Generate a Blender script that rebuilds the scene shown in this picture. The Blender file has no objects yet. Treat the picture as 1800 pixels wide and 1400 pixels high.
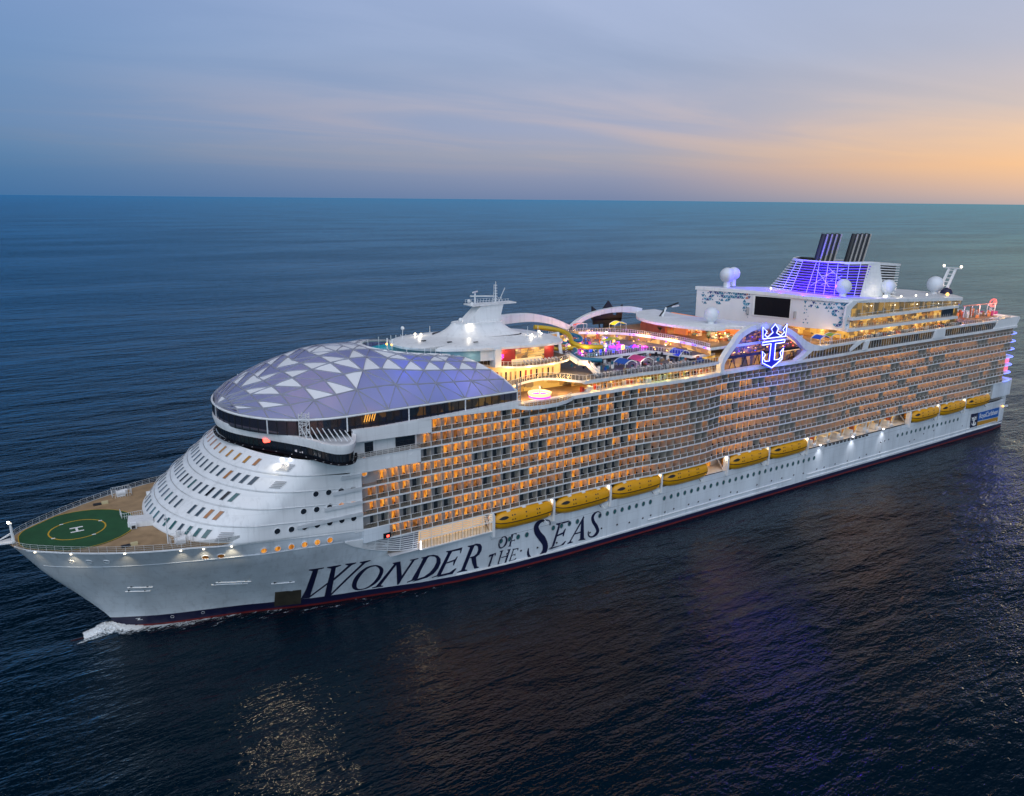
import bpy, math, random
import numpy as np
from mathutils import Vector, Matrix
from mathutils.geometry import delaunay_2d_cdt, tessellate_polygon
random.seed(7)
R = math.radians
scene = bpy.context.scene
COL = scene.collection

# ------------------------------------------------------------------ camera
cam_data = bpy.data.cameras.new('camera')
cam = bpy.data.objects.new('camera', cam_data)
COL.objects.link(cam)
cam_data.sensor_fit = 'HORIZONTAL'
cam_data.sensor_width = 36.0
cam_data.lens = 28.0
cam_data.clip_start = 1.0
cam_data.clip_end = 200000.0
YAW, PITCH, ROLL = 0.59191, 0.24510, -0.00972
_f = Vector((math.sin(YAW)*math.cos(PITCH), math.cos(YAW)*math.cos(PITCH), -math.sin(PITCH)))
_r = Vector((math.cos(YAW), -math.sin(YAW), 0))
_d = _f.cross(_r)
_c, _s = math.cos(ROLL), math.sin(ROLL)
_right, _down = _r*_c + _d*_s, _r*(-_s) + _d*_c
_m = Matrix((_right, -_down, -_f)).transposed().to_4x4()
_m.translation = Vector((1.129, -175.922, 90.965))
cam.matrix_world = _m
scene.camera = cam

# ------------------------------------------------------------------ exposure, sampling
scene.view_settings.view_transform = 'Standard'
scene.view_settings.look = 'None'
scene.view_settings.exposure = 0.0
scene.view_settings.gamma = 1.0
scene.view_settings.use_curve_mapping = False
scene.cycles.use_denoising = True
scene.cycles.max_bounces = 6
scene.cycles.diffuse_bounces = 3
scene.cycles.glossy_bounces = 3
scene.cycles.transparent_max_bounces = 10
scene.cycles.sample_clamp_indirect = 6.0
scene.cycles.caustics_reflective = False
scene.cycles.caustics_refractive = False

# ------------------------------------------------------------------ dusk sky
SUNSET_AZ = R(78.0)                       # just outside the right edge of the view
def srgb(r, g, b):
    return tuple(((v/255)/12.92 if v/255 <= .04045 else ((v/255+.055)/1.055)**2.4) for v in (r, g, b)) + (1.0,)
world = bpy.data.worlds.new('World')
scene.world = world
world.use_nodes = True
nt = world.node_tree
nt.nodes.clear()
def N(t, **kw):
    n = nt.nodes.new(t)
    for k, v in kw.items(): setattr(n, k, v)
    return n
def L(a, b): nt.links.new(a, b)
def M(op, a, b=None, c=None):
    n = N('ShaderNodeMath', operation=op)
    for i, v in enumerate((a, b, c)):
        if v is None: continue
        if isinstance(v, (int, float)): n.inputs[i].default_value = v
        else: L(v, n.inputs[i])
    return n.outputs[0]
def mixc(f, a, b, blend='MIX'):
    n = N('ShaderNodeMix', data_type='RGBA', blend_type=blend)
    for s, v in ((n.inputs[0], f), (n.inputs[6], a), (n.inputs[7], b)):
        if isinstance(v, (int, float)): s.default_value = v
        elif isinstance(v, tuple): s.default_value = v
        else: L(v, s)
    return n.outputs[2]
def smooth(v, lo, hi):
    n = N('ShaderNodeMapRange', interpolation_type='SMOOTHSTEP')
    L(v, n.inputs[0]); n.inputs[1].default_value = lo; n.inputs[2].default_value = hi
    return n.outputs[0]
def ramp(v, stops):
    n = N('ShaderNodeValToRGB'); L(v, n.inputs[0])
    e = n.color_ramp.elements
    while len(e) > 1: e.remove(e[-1])
    e[0].position, e[0].color = stops[0]
    for p, c in stops[1:]:
        q = e.new(p); q.color = c
    return n.outputs[0]
tc = N('ShaderNodeTexCoord')
sep = N('ShaderNodeSeparateXYZ'); L(tc.outputs['Generated'], sep.inputs[0])
dx, dy, dz = sep.outputs
hl = M('SQRT', M('ADD', M('MULTIPLY', dx, dx), M('MULTIPLY', dy, dy)))
ca = M('DIVIDE', M('ADD', M('MULTIPLY', dx, math.sin(SUNSET_AZ)), M('MULTIPLY', dy, math.cos(SUNSET_AZ))), M('MAXIMUM', hl, .001))
zz = M('MAXIMUM', dz, 0.0)
zr = M('MULTIPLY', zz, 2.0)               # ramp position 0..1 is z 0..0.5
cool = ramp(zr, [(0, srgb(62, 112, 160)), (.10, srgb(72, 124, 170)), (.24, srgb(90, 136, 184)), (.44, srgb(114, 150, 200)), (.54, srgb(0, 84, 136)), (.76, srgb(0, 30, 56)), (1, srgb(0, 16, 32))])
mid = ramp(zr, [(0, srgb(112, 132, 168)), (.05, srgb(134, 146, 176)), (.10, srgb(160, 162, 178)), (.16, srgb(160, 168, 194)), (.30, srgb(152, 168, 198)), (.46, srgb(166, 182, 216)), (.56, srgb(22, 84, 130)), (.76, srgb(0, 30, 54)), (1, srgb(0, 16, 32))])
warm = ramp(zr, [(0, srgb(160, 160, 168)), (.03, srgb(196, 172, 160)), (.08, srgb(238, 188, 140)), (.13, srgb(238, 196, 154)), (.20, srgb(208, 192, 182)), (.32, srgb(180, 184, 200)), (.46, srgb(164, 178, 206)), (.56, srgb(36, 86, 126)), (.76, srgb(2, 30, 52)), (1, srgb(0, 16, 32))])
f1 = smooth(ca, .10, .86)
f2 = smooth(ca, .78, 1.03)
sky = mixc(f2, mixc(f1, cool, mid), warm)
# thin streaked cloud layer: direction projected on a high plane
den = M('ADD', zz, .055)
cmb = N('ShaderNodeCombineXYZ'); L(M('DIVIDE', dx, den), cmb.inputs[0]); L(M('DIVIDE', dy, den), cmb.inputs[1])
mp = N('ShaderNodeMapping'); L(cmb.outputs[0], mp.inputs[0]); mp.inputs['Rotation'].default_value = (0, 0, R(33)); mp.inputs['Scale'].default_value = (.22, .55, 1)
nz = N('ShaderNodeTexNoise'); L(mp.outputs[0], nz.inputs[0]); nz.inputs['Scale'].default_value = 1.2; nz.inputs['Detail'].default_value = 7; nz.inputs['Roughness'].default_value = .52; nz.inputs['Distortion'].default_value = .6
cl = smooth(nz.outputs[0], .38, .68)
cfade = M('MULTIPLY', cl, M('MULTIPLY', smooth(zz, .015, .09), smooth(ca, -.1, .9)))
cloudcol = mixc(smooth(zz, .06, .17), srgb(226, 190, 168), srgb(178, 190, 222))
sky = mixc(M('MULTIPLY', cfade, .34), sky, cloudcol)
low = M('MULTIPLY', M('SUBTRACT', 1.0, cl), M('MULTIPLY', smooth(zz, .02, .08), M('SUBTRACT', 1.0, smooth(zz, .16, .30))))
sky = mixc(M('MULTIPLY', low, .22), sky, srgb(140, 156, 194))
# added fill: sky brightened behind the camera to light the ship's near side
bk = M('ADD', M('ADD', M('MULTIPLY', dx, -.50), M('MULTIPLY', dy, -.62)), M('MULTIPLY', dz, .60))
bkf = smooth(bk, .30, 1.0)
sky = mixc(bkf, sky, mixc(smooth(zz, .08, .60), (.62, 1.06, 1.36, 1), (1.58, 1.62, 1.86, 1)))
nish = N('ShaderNodeTexSky', sky_type='NISHITA')
nish.sun_disc = False
nish.sun_elevation = R(4.0)
nish.sun_rotation = SUNSET_AZ
sky = mixc(.006, sky, nish.outputs[0], 'ADD')
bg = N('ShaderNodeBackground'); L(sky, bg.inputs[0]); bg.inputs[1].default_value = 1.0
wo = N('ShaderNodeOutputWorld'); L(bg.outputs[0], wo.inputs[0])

# the one sun lamp: what is left of the sun, low behind cloud at the right
sd = bpy.data.lights.new('sun', 'SUN'); sd.energy = 0.2; sd.angle = R(12); sd.color = (1.0, .72, .42)
so = bpy.data.objects.new('sun', sd); COL.objects.link(so)
_g = Vector((math.sin(SUNSET_AZ)*math.cos(R(4)), math.cos(SUNSET_AZ)*math.cos(R(4)), math.sin(R(4))))
so.rotation_euler = _g.to_track_quat('Z', 'Y').to_euler()

# ------------------------------------------------------------------ materials
MATS = {}
def mat(name, col=(.8, .8, .8), rough=.5, metal=0., emit=None, es=0., alpha=1., spec=.5, noise=0., nscale=.3, bump=0.):
    m = bpy.data.materials.new(name); m.use_nodes = True
    t = m.node_tree; b = t.nodes['Principled BSDF']
    b.inputs['Base Color'].default_value = (*col[:3], 1); b.inputs['Roughness'].default_value = rough
    b.inputs['Metallic'].default_value = metal; b.inputs['Alpha'].default_value = alpha
    b.inputs['Specular IOR Level'].default_value = spec
    if emit is not None:
        b.inputs['Emission Color'].default_value = (*emit[:3], 1); b.inputs['Emission Strength'].default_value = es
    if noise or bump:
        g = t.nodes.new('ShaderNodeTexCoord'); n = t.nodes.new('ShaderNodeTexNoise')
        n.inputs['Scale'].default_value = nscale; n.inputs['Detail'].default_value = 5
        mp_ = t.nodes.new('ShaderNodeMapping'); mp_.inputs['Scale'].default_value = (1, 1, .35)
        t.links.new(g.outputs['Object'], mp_.inputs[0]); t.links.new(mp_.outputs[0], n.inputs[0])
        if noise:
            mr = t.nodes.new('ShaderNodeMapRange'); mr.inputs[1].default_value = .3; mr.inputs[2].default_value = .7
            mr.inputs[3].default_value = 1 - noise; mr.inputs[4].default_value = 1 + noise*.4
            t.links.new(n.outputs[0], mr.inputs[0])
            mx = t.nodes.new('ShaderNodeMix'); mx.data_type = 'RGBA'; mx.blend_type = 'MULTIPLY'; mx.inputs[0].default_value = 1
            mx.inputs[6].default_value = (*col[:3], 1); t.links.new(mr.outputs[0], mx.inputs[7]); t.links.new(mx.outputs[2], b.inputs['Base Color'])
        if bump:
            bp = t.nodes.new('ShaderNodeBump'); bp.inputs['Strength'].default_value = bump; bp.inputs['Distance'].default_value = .2
            t.links.new(n.outputs[0], bp.inputs['Height']); t.links.new(bp.outputs[0], b.inputs['Normal'])
    MATS[name] = m
    return m
white = mat('white_paint', (.82, .83, .84), .38, noise=.08, nscale=.22)
hullwhite = mat('hull_white', (.70, .75, .80), .34, noise=.20, nscale=.16)
def plating(m, w_, h_, dark_):
    """weld seams between the shell plates and faint vertical weathering"""
    t = m.node_tree; b = t.nodes['Principled BSDF']; src = b.inputs['Base Color'].links[0].from_socket
    g = t.nodes.new('ShaderNodeNewGeometry'); s = t.nodes.new('ShaderNodeSeparateXYZ'); c = t.nodes.new('ShaderNodeCombineXYZ'); br = t.nodes.new('ShaderNodeTexBrick')
    t.links.new(g.outputs['Position'], s.inputs[0]); t.links.new(s.outputs[0], c.inputs[0]); t.links.new(s.outputs[2], c.inputs[1]); t.links.new(c.outputs[0], br.inputs[0])
    br.inputs['Scale'].default_value = 1; br.inputs['Brick Width'].default_value = w_; br.inputs['Row Height'].default_value = h_; br.inputs['Mortar Size'].default_value = .05; br.inputs['Mortar Smooth'].default_value = .4
    br.inputs['Color1'].default_value = (1, 1, 1, 1); br.inputs['Color2'].default_value = (.955, .96, .965, 1); br.inputs['Mortar'].default_value = (dark_, dark_, dark_, 1)
    n = t.nodes.new('ShaderNodeTexNoise'); mp_ = t.nodes.new('ShaderNodeMapping'); mp_.inputs['Scale'].default_value = (1.3, 1.3, .06); t.links.new(g.outputs['Position'], mp_.inputs[0]); t.links.new(mp_.outputs[0], n.inputs[0]); n.inputs['Scale'].default_value = .8; n.inputs['Detail'].default_value = 4
    mr = t.nodes.new('ShaderNodeMapRange'); mr.inputs[1].default_value = .52; mr.inputs[2].default_value = .8; mr.inputs[3].default_value = 1; mr.inputs[4].default_value = .80; t.links.new(n.outputs[0], mr.inputs[0])
    for fac in (br.outputs['Color'], mr.outputs[0]):
        mx = t.nodes.new('ShaderNodeMix'); mx.data_type = 'RGBA'; mx.blend_type = 'MULTIPLY'; mx.inputs[0].default_value = 1; t.links.new(src, mx.inputs[6]); t.links.new(fac, mx.inputs[7]); src = mx.outputs[2]
    t.links.new(src, b.inputs['Base Color'])
plating(hullwhite, 7.5, 2.4, .86)
plating(white, 5.4, 3.2, .92)
deckwhite = mat('deck_white', (.62, .65, .68), .5, noise=.15, nscale=.4)
navy = mat('navy_paint', (.010, .012, .045), .3)
red = mat('antifouling_red', (.16, .012, .012), .5, noise=.3, nscale=.3)
teak = mat('teak_deck', (.36, .24, .13), .65, noise=.25, nscale=.5)
green = mat('helipad_green', (.016, .085, .028), .7, noise=.2, nscale=.5)
ringyel = mat('ring_yellow', (.55, .33, .02), .6)
markwhite = mat('marking_white', (.8, .8, .8), .6)
grey = mat('grey_metal', (.35, .36, .38), .5, noise=.2)
dark = mat('dark_fittings', (.02, .02, .025), .5)
black = mat('black_panel', (.004, .004, .008), .6, spec=.2)
yellow = mat('lifeboat_yellow', (.72, .33, .003), .38, noise=.10, nscale=.6)
darkglass = mat('dark_glass', (.012, .018, .028), .06, spec=.8)
tealglass = mat('teal_glass', (.03, .12, .13), .08, spec=.8)
bronzeglass = mat('bronze_glass', (.20, .10, .05), .1, spec=.7, emit=(1, .42, .12), es=.12)
brownglass = mat('dim_brown_glass', (.12, .06, .02), .15, emit=(1.0, .36, .05), es=.12)
lamp_or = mat('lamp_orange', (1, .6, .2), .5, emit=(1.0, .46, .07), es=4.0)
lamp_w = mat('lamp_white', (1, 1, 1), .5, emit=(1.0, .84, .58), es=5.0)
lamp_cool = mat('lamp_cool', (1, 1, 1), .5, emit=(.85, .85, 1.0), es=6.0)
lamp_blue = mat('lamp_blue', (.1, .1, 1), .5, emit=(.04, .05, 1.0), es=2.0)
lamp_violet = mat('lamp_violet', (.5, .1, 1), .5, emit=(.42, .02, 1.0), es=1.2)
lamp_pink = mat('lamp_pink', (1, .1, .6), .5, emit=(.95, .0, .75), es=1.0)
lamp_red = mat('lamp_red', (1, .1, .1), .5, emit=(1.0, .08, .05), es=4.0)
strip_warm = mat('warm_strip', (1, .8, .5), .5, emit=(1.0, .56, .18), es=1.1)
strip_blue = mat('blue_strip', (.3, .4, 1), .5, emit=(.14, .2, 1.0), es=2.4)
neonwhite = mat('neon_white', (1, 1, 1), .5, emit=(.50, .58, 1.0), es=1.5)
neonblue = mat('neon_panel', (.01, .01, .12), .4, emit=(.012, .015, .7), es=.16)
louver_blue = mat('cool_light_strip', (.3, .3, 1), .5, emit=(.16, .16, 1.0), es=1.3)
blue_pool = mat('pool_water', (.02, .20, .28), .08, spec=.6)
tealwall = mat('teal_wall', (.20, .38, .46), .4)
pink = mat('pink_fabric', (.55, .06, .22), .6)
bluefab = mat('blue_fabric', (.02, .09, .42), .6)
tealblue = mat('teal_blue_plastic', (.01, .16, .28), .3)
slideyel = mat('slide_yellow', (.62, .40, .02), .3)
lime = mat('lime_fabric', (.28, .40, .03), .6)
redwood = mat('red_panel', (.28, .02, .02), .5)
coral = mat('coral_paint', (.55, .16, .08), .6, noise=.35, nscale=.5)
sand = mat('sand_deck', (.27, .17, .09), .7, noise=.25, nscale=.6)
bluedeck = mat('grey_blue_deck', (.10, .10, .12), .6, noise=.3, nscale=.5)
palm = mat('palm_green', (.03, .10, .02), .6)
ironblack = mat('black_truss', (.008, .008, .01), .5)
lounger_m = mat('lounger_grey', (.30, .31, .33), .6)

def lit_room(name, c0, c1, c2, strength):
    """a curtained room lit from inside: folds and furniture break up the glow"""
    m = bpy.data.materials.new(name); m.use_nodes = True
    t = m.node_tree; b = t.nodes['Principled BSDF']; g = t.nodes.new('ShaderNodeNewGeometry')
    mp_ = t.nodes.new('ShaderNodeMapping'); mp_.inputs['Scale'].default_value = (2.2, 1, .8); n = t.nodes.new('ShaderNodeTexNoise'); n.inputs['Scale'].default_value = .9; n.inputs['Detail'].default_value = 3
    r = t.nodes.new('ShaderNodeValToRGB'); e = r.color_ramp.elements; e[0].position = .34; e[0].color = (*c0, 1); e[1].position = .66; e[1].color = (*c2, 1); q = e.new(.5); q.color = (*c1, 1)
    t.links.new(g.outputs['Position'], mp_.inputs[0]); t.links.new(mp_.outputs[0], n.inputs[0]); t.links.new(n.outputs[0], r.inputs[0]); t.links.new(r.outputs[0], b.inputs['Emission Color'])
    b.inputs['Emission Strength'].default_value = strength; b.inputs['Base Color'].default_value = (.2, .1, .03, 1); b.inputs['Roughness'].default_value = .3
    MATS[name] = m
    return m
def multi_emit(name, cols, base=.1, scale=.8, zs=1.0, strength=1.0):
    """an interior seen through glass: patches of lit and unlit furnishing"""
    m = bpy.data.materials.new(name); m.use_nodes = True
    t = m.node_tree; b = t.nodes['Principled BSDF']
    g = t.nodes.new('ShaderNodeTexCoord'); mp_ = t.nodes.new('ShaderNodeMapping'); mp_.inputs['Scale'].default_value = (scale, scale, scale*zs)
    v = t.nodes.new('ShaderNodeTexVoronoi'); v.inputs['Scale'].default_value = 1.0; v.distance = 'CHEBYCHEV'
    t.links.new(g.outputs['Object'], mp_.inputs[0]); t.links.new(mp_.outputs[0], v.inputs[0])
    s = t.nodes.new('ShaderNodeSeparateColor'); t.links.new(v.outputs['Color'], s.inputs[0])
    r = t.nodes.new('ShaderNodeValToRGB'); r.color_ramp.interpolation = 'CONSTANT'; e = r.color_ramp.elements
    while len(e) > 1: e.remove(e[-1])
    e[0].position = 0; e[0].color = (*cols[0], 1)
    for i, c in enumerate(cols[1:], 1):
        q = e.new(i/len(cols)); q.color = (*c, 1)
    t.links.new(s.outputs[0], r.inputs[0])
    t.links.new(r.outputs[0], b.inputs['Emission Color']); b.inputs['Emission Strength'].default_value = strength
    b.inputs['Base Color'].default_value = (base, base*.8, base*.6, 1); b.inputs['Roughness'].default_value = .4
    MATS[name] = m
    return m
orangeglass = lit_room('lit_orange_glass', (.20, .05, .004), (.75, .24, .015), (1.0, .44, .06), .75)
warm_room = multi_emit('warm_lit_interior', [(.55, .24, .03), (.10, .05, .015), (.75, .38, .06), (.40, .15, .02), (.85, .52, .14), (.25, .13, .04)], scale=.55, zs=1.4, strength=.95)
warm_room2 = multi_emit('amber_lit_interior', [(.30, .17, .04), (.09, .07, .035), (.48, .26, .04), (.16, .12, .06), (.60, .34, .07), (.12, .10, .06)], scale=.40, zs=.8, strength=.75)
theatre = multi_emit('theatre_interior', [(.02, .01, .02), (.30, .06, .03), (.015, .012, .02), (.06, .03, .10), (.55, .22, .06), (.03, .02, .02), (.10, .02, .03), (.02, .02, .04), (.40, .14, .03)], scale=.9, zs=2.2, strength=.8)
gold_truss = multi_emit('golden_hall', [(.50, .22, .02), (.22, .08, .01), (.62, .28, .03), (.04, .02, .01), (.40, .16, .02)], scale=.7, zs=.8, strength=.8)

def glassmat(name, col, fac, rough=.08):
    m = bpy.data.materials.new(name); m.use_nodes = True
    t = m.node_tree; t.nodes.clear()
    o = t.nodes.new('ShaderNodeOutputMaterial'); mx = t.nodes.new('ShaderNodeMixShader'); tr = t.nodes.new('ShaderNodeBsdfTransparent')
    p = t.nodes.new('ShaderNodeBsdfPrincipled'); p.inputs['Base Color'].default_value = (*col, 1); p.inputs['Roughness'].default_value = rough
    mx.inputs[0].default_value = fac
    tr.inputs[0].default_value = (.86, .88, .88, 1)
    t.links.new(tr.outputs[0], mx.inputs[1]); t.links.new(p.outputs[0], mx.inputs[2]); t.links.new(mx.outputs[0], o.inputs[0])
    MATS[name] = m
    return m
railglass = glassmat('railing_glass', (.20, .165, .125), .50)
clearglass = glassmat('clear_glass', (.10, .11, .11), .28)
warmglass = glassmat('tinted_window_glass', (.010, .016, .028), .72)
def etfe(name, col, tcol, f):
    m = bpy.data.materials.new(name); m.use_nodes = True
    t = m.node_tree; t.nodes.clear()
    o = t.nodes.new('ShaderNodeOutputMaterial'); mx = t.nodes.new('ShaderNodeMixShader')
    p = t.nodes.new('ShaderNodeBsdfPrincipled'); p.inputs['Base Color'].default_value = (*col, 1); p.inputs['Roughness'].default_value = .42
    tr = t.nodes.new('ShaderNodeBsdfTranslucent'); tr.inputs[0].default_value = (*tcol, 1)
    mx.inputs[0].default_value = f
    t.links.new(p.outputs[0], mx.inputs[1]); t.links.new(tr.outputs[0], mx.inputs[2]); t.links.new(mx.outputs[0], o.inputs[0])
    MATS[name] = m
    return m
foil = etfe('translucent_foil', (.32, .37, .62), (.46, .50, .85), .36)
frame_grey = mat('frame_grey', (.34, .35, .42), .5)
pool_teal = mat('pool_teal', (.02, .24, .32), .10, emit=(.0, .22, .30), es=.5)
foilwhite = etfe('white_foil', (.82, .84, .88), (.5, .5, .6), .05)

# ------------------------------------------------------------------ mesh helpers
class MB:
    def __init__(s): s.v = []; s.f = []; s.m = []; s.mats = []
    def mi(s, m):
        if m not in s.mats: s.mats.append(m)
        return s.mats.index(m)
    def face(s, pts, m):
        n = len(s.v); s.v += [tuple(p) for p in pts]; s.f.append(tuple(range(n, n+len(pts)))); s.m.append(s.mi(m))
    def grid(s, rows, m, closed=False, mf=None):
        n = len(s.v); k = len(rows[0])
        for r in rows: s.v += [tuple(p) for p in r]
        for i in range(len(rows)-1):
            for j in range(k if closed else k-1):
                a = n+i*k+j; b = n+i*k+(j+1) % k
                s.f.append((a, b, b+k, a+k)); s.m.append(s.mi(mf(i, j) if mf else m))
    def box(s, x0, x1, y0, y1, z0, z1, m):
        n = len(s.v)
        s.v += [(x, y, z) for z in (z0, z1) for y in (y0, y1) for x in (x0, x1)]
        for q in ((0, 2, 3, 1), (4, 5, 7, 6), (0, 1, 5, 4), (2, 6, 7, 3), (0, 4, 6, 2), (1, 3, 7, 5)):
            s.f.append(tuple(n+i for i in q)); s.m.append(s.mi(m))
    def tube(s, pts, r, m, n=6, caps=True):
        pts = [Vector(p) for p in pts]; rr = r if isinstance(r, (list, tuple)) else [r]*len(pts); rows = []
        for i, p in enumerate(pts):
            t = (pts[min(i+1, len(pts)-1)] - pts[max(i-1, 0)]).normalized()
            a = t.cross(Vector((0, 0, 1)))
            if a.length < .05: a = t.cross(Vector((0, 1, 0)))
            a.normalize(); b = t.cross(a)
            rows.append([p + (a*math.cos(2*math.pi*k/n) + b*math.sin(2*math.pi*k/n))*rr[i] for k in range(n)])
        s.grid(rows, m, closed=True)
        if caps: s.face(rows[0], m); s.face(rows[-1][::-1], m)
    def bar(s, a, b, w, h, m):
        a, b = Vector(a), Vector(b); t = (b-a).normalized(); u = t.cross(Vector((0, 0, 1)))
        if u.length < .05: u = Vector((1, 0, 0))
        u.normalize(); w_ = t.cross(u); q = [u*w/2+w_*h/2, -u*w/2+w_*h/2, -u*w/2-w_*h/2, u*w/2-w_*h/2]
        s.grid([[a+k for k in q], [b+k for k in q]], m, closed=True); s.face([a+k for k in q], m); s.face([b+k for k in q][::-1], m)
    def prism(s, pts, z0, z1, m, mt=None, bottom=True):
        n = len(pts)
        s.grid([[(x, y, z0) for x, y in pts], [(x, y, z1) for x, y in pts]], m, closed=True)
        for tri in tessellate_polygon([[Vector((x, y, 0)) for x, y in pts]]):
            s.face([(pts[i][0], pts[i][1], z1) for i in tri], mt or m)
            if bottom: s.face([(pts[i][0], pts[i][1], z0) for i in tri], m)
    def sheet(s, pts, z, m):
        for tri in tessellate_polygon([[Vector((x, y, 0)) for x, y in pts]]): s.face([(pts[i][0], pts[i][1], z) for i in tri], m)
    def side_prism(s, pts, y0, y1, m):
        """polygon in the X-Z plane given thickness along Y"""
        s.grid([[(x, y0, z) for x, z in pts], [(x, y1, z) for x, z in pts]], m, closed=True)
        for tri in tessellate_polygon([[Vector((x, z, 0)) for x, z in pts]]):
            for y in (y0, y1): s.face([(pts[i][0], y, pts[i][1]) for i in tri], m)
    def sphere(s, c, r, m, nu=20, nv=12, v0=0., v1=1., sz=1.):
        rows = []
        for j in range(nv+1):
            t = math.pi*(v0+(v1-v0)*j/nv)
            rows.append([(c[0]+r*math.sin(t)*math.cos(2*math.pi*i/nu), c[1]+r*math.sin(t)*math.sin(2*math.pi*i/nu), c[2]+r*sz*math.cos(t)) for i in range(nu)])
        s.grid(rows, m, closed=True)
    def lathe(s, c, prof, m, n=24):
        s.grid([[(c[0]+r*math.cos(2*math.pi*i/n), c[1]+r*math.sin(2*math.pi*i/n), c[2]+z) for i in range(n)] for r, z in prof], m, closed=True)
    def build(s, name, parent=None, smooth=False, angle=40):
        me = bpy.data.meshes.new(name); me.from_pydata(s.v, [], s.f)
        for m in s.mats: me.materials.append(m)
        me.polygons.foreach_set('material_index', s.m)
        if smooth:
            import bmesh
            bm = bmesh.new(); bm.from_mesh(me); bmesh.ops.remove_doubles(bm, verts=bm.verts, dist=.002)
            bmesh.ops.recalc_face_normals(bm, faces=bm.faces); bm.to_mesh(me); bm.free()
            me.polygons.foreach_set('use_smooth', [True]*len(me.polygons))
            me.set_sharp_from_angle(angle=R(angle))
        me.update()
        o = bpy.data.objects.new(name, me); COL.objects.link(o)
        if parent is not None: attach(o, parent)
        return o
def attach(o, parent):
    o.parent = parent
    o.matrix_parent_inverse = Matrix.Translation(-world_loc(parent))
def world_loc(o):
    v = Vector(o.location)
    if o.parent is not None: v = o.matrix_parent_inverse @ v + world_loc(o.parent)
    return v
def empty(name, loc, label, cat, group=None):
    o = bpy.data.objects.new(name, None); o.location = loc; COL.objects.link(o); tag(o, label, cat, group)
    return o
def tag(o, label, cat, group=None):
    o['label'] = label; o['category'] = cat
    if group: o['group'] = group
    return o
def struct(o, kind='structure'):
    o['kind'] = kind
    return o
def light(name, kind, loc, energy, col, parent, size=.3, target=None, spot=60, blend=.6):
    d = bpy.data.lights.new(name, kind); d.energy = energy; d.color = col
    if kind == 'SPOT': d.spot_size = R(spot); d.spot_blend = blend
    d.shadow_soft_size = size
    o = bpy.data.objects.new(name, d); o.location = loc; COL.objects.link(o)
    if target is not None: o.rotation_euler = (Vector(loc)-Vector(target)).to_track_quat('Z', 'Y').to_euler()
    attach(o, parent)
    return o
def crv(pts, n=6, closed=False):
    """Catmull-Rom through points of any dimension"""
    P = [np.array(p, float) for p in pts]; out = []; k = len(P)
    for i in range(k if closed else k-1):
        a, b, c, d = (P[(i-1) % k], P[i], P[(i+1) % k], P[(i+2) % k]) if closed else (P[max(i-1, 0)], P[i], P[i+1], P[min(i+2, k-1)])
        for q in range(n):
            t = q/n
            out.append(tuple(.5*((2*b)+(-a+c)*t+(2*a-5*b+4*c-d)*t*t+(-a+3*b-3*c+d)*t**3)))
    if not closed: out.append(tuple(P[-1]))
    return out
# ------------------------------------------------------------------ hull lines
def pchip(xs, ys, x):
    h = [xs[i+1]-xs[i] for i in range(len(xs)-1)]; d = [(ys[i+1]-ys[i])/h[i] for i in range(len(h))]
    m = [d[0]] + [0 if d[i-1]*d[i] <= 0 else 2*d[i-1]*d[i]/(d[i-1]+d[i]) for i in range(1, len(d))] + [d[-1]]
    x = min(max(x, xs[0]), xs[-1]); i = 0
    while i < len(h)-1 and x > xs[i+1]: i += 1
    t = (x-xs[i])/h[i]
    return (2*t**3-3*t*t+1)*ys[i]+(t**3-2*t*t+t)*h[i]*m[i]+(-2*t**3+3*t*t)*ys[i+1]+(t**3-t*t)*h[i]*m[i+1]
def lerp_t(tab, x):
    return float(np.interp(x, [a for a, b in tab], [b for a, b in tab]))
STEM_Z = [-3, 0, 3, 6.6, 10.4, 16.4, 21.2, 23.6, 24.2]; STEM_X = [19, 17.4, 16, 13.4, 10.3, 5.2, 2.0, .2, -.2]
T0 = ([0, 4, 8.6, 21, 25.8, 38.6, 52.6, 67.6, 87.6, 105, 130], [0, 1.7, 3.7, 7.2, 8.6, 13.2, 16.6, 20.4, 22.7, 23.5, 23.6])
T1 = ([0, 1, 3, 7, 13.3, 19.6, 26.3, 33, 41.6, 52, 60], [0, 2.9, 5, 8.2, 12.25, 15.4, 18.2, 20.8, 22.9, 23.8, 23.8])
T2 = ([0, .3, 1.8, 6.8, 12.8, 18.9, 25.3, 29.6, 36, 42], [0, 1.0, 4.6, 9.4, 13.9, 17.5, 20.4, 21.8, 23.4, 23.8])
def stem(z): return pchip(STEM_Z, STEM_X, z)
def hb(X, z):
    d = X-stem(z)
    if d <= 0: return 0.
    a = pchip(*T0, d); b = pchip(*T1, d); c = pchip(*T2, d)
    if z <= 19.6:
        t = max(z, -1)/19.6; t = t**1.25 if t > 0 else t*.3
        return a+(b-a)*t
    return b+(c-b)*(z-19.6)/4.6
SHEER = [(0, 24.2), (30, 24.2), (38, 23.5), (48, 22.5), (56, 21.5), (62, 20.9), (66, 20.5), (80, 20.5)]
def sheer(X): return lerp_t(SHEER, X)
def rise(X): return lerp_t([(25, 3.6), (38, 3.0), (48, 2.1), (56, 1.2), (62, .65), (68, .2), (76, 0)], X)
def navytop(X): return lerp_t([(15, 3.0), (40, 2.6), (90, 1.8), (130, 1.6), (300, 1.6), (352, 2.4)], X)
SL = [17.3 + 3.25*k for k in range(9)]        # balcony slab levels
PORT = -23.9

ship = empty('cruise_ship', (180, 0, 0), 'huge white cruise ship with lit balconies, a faceted bow dome and yellow lifeboats', 'cruise ship')

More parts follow.
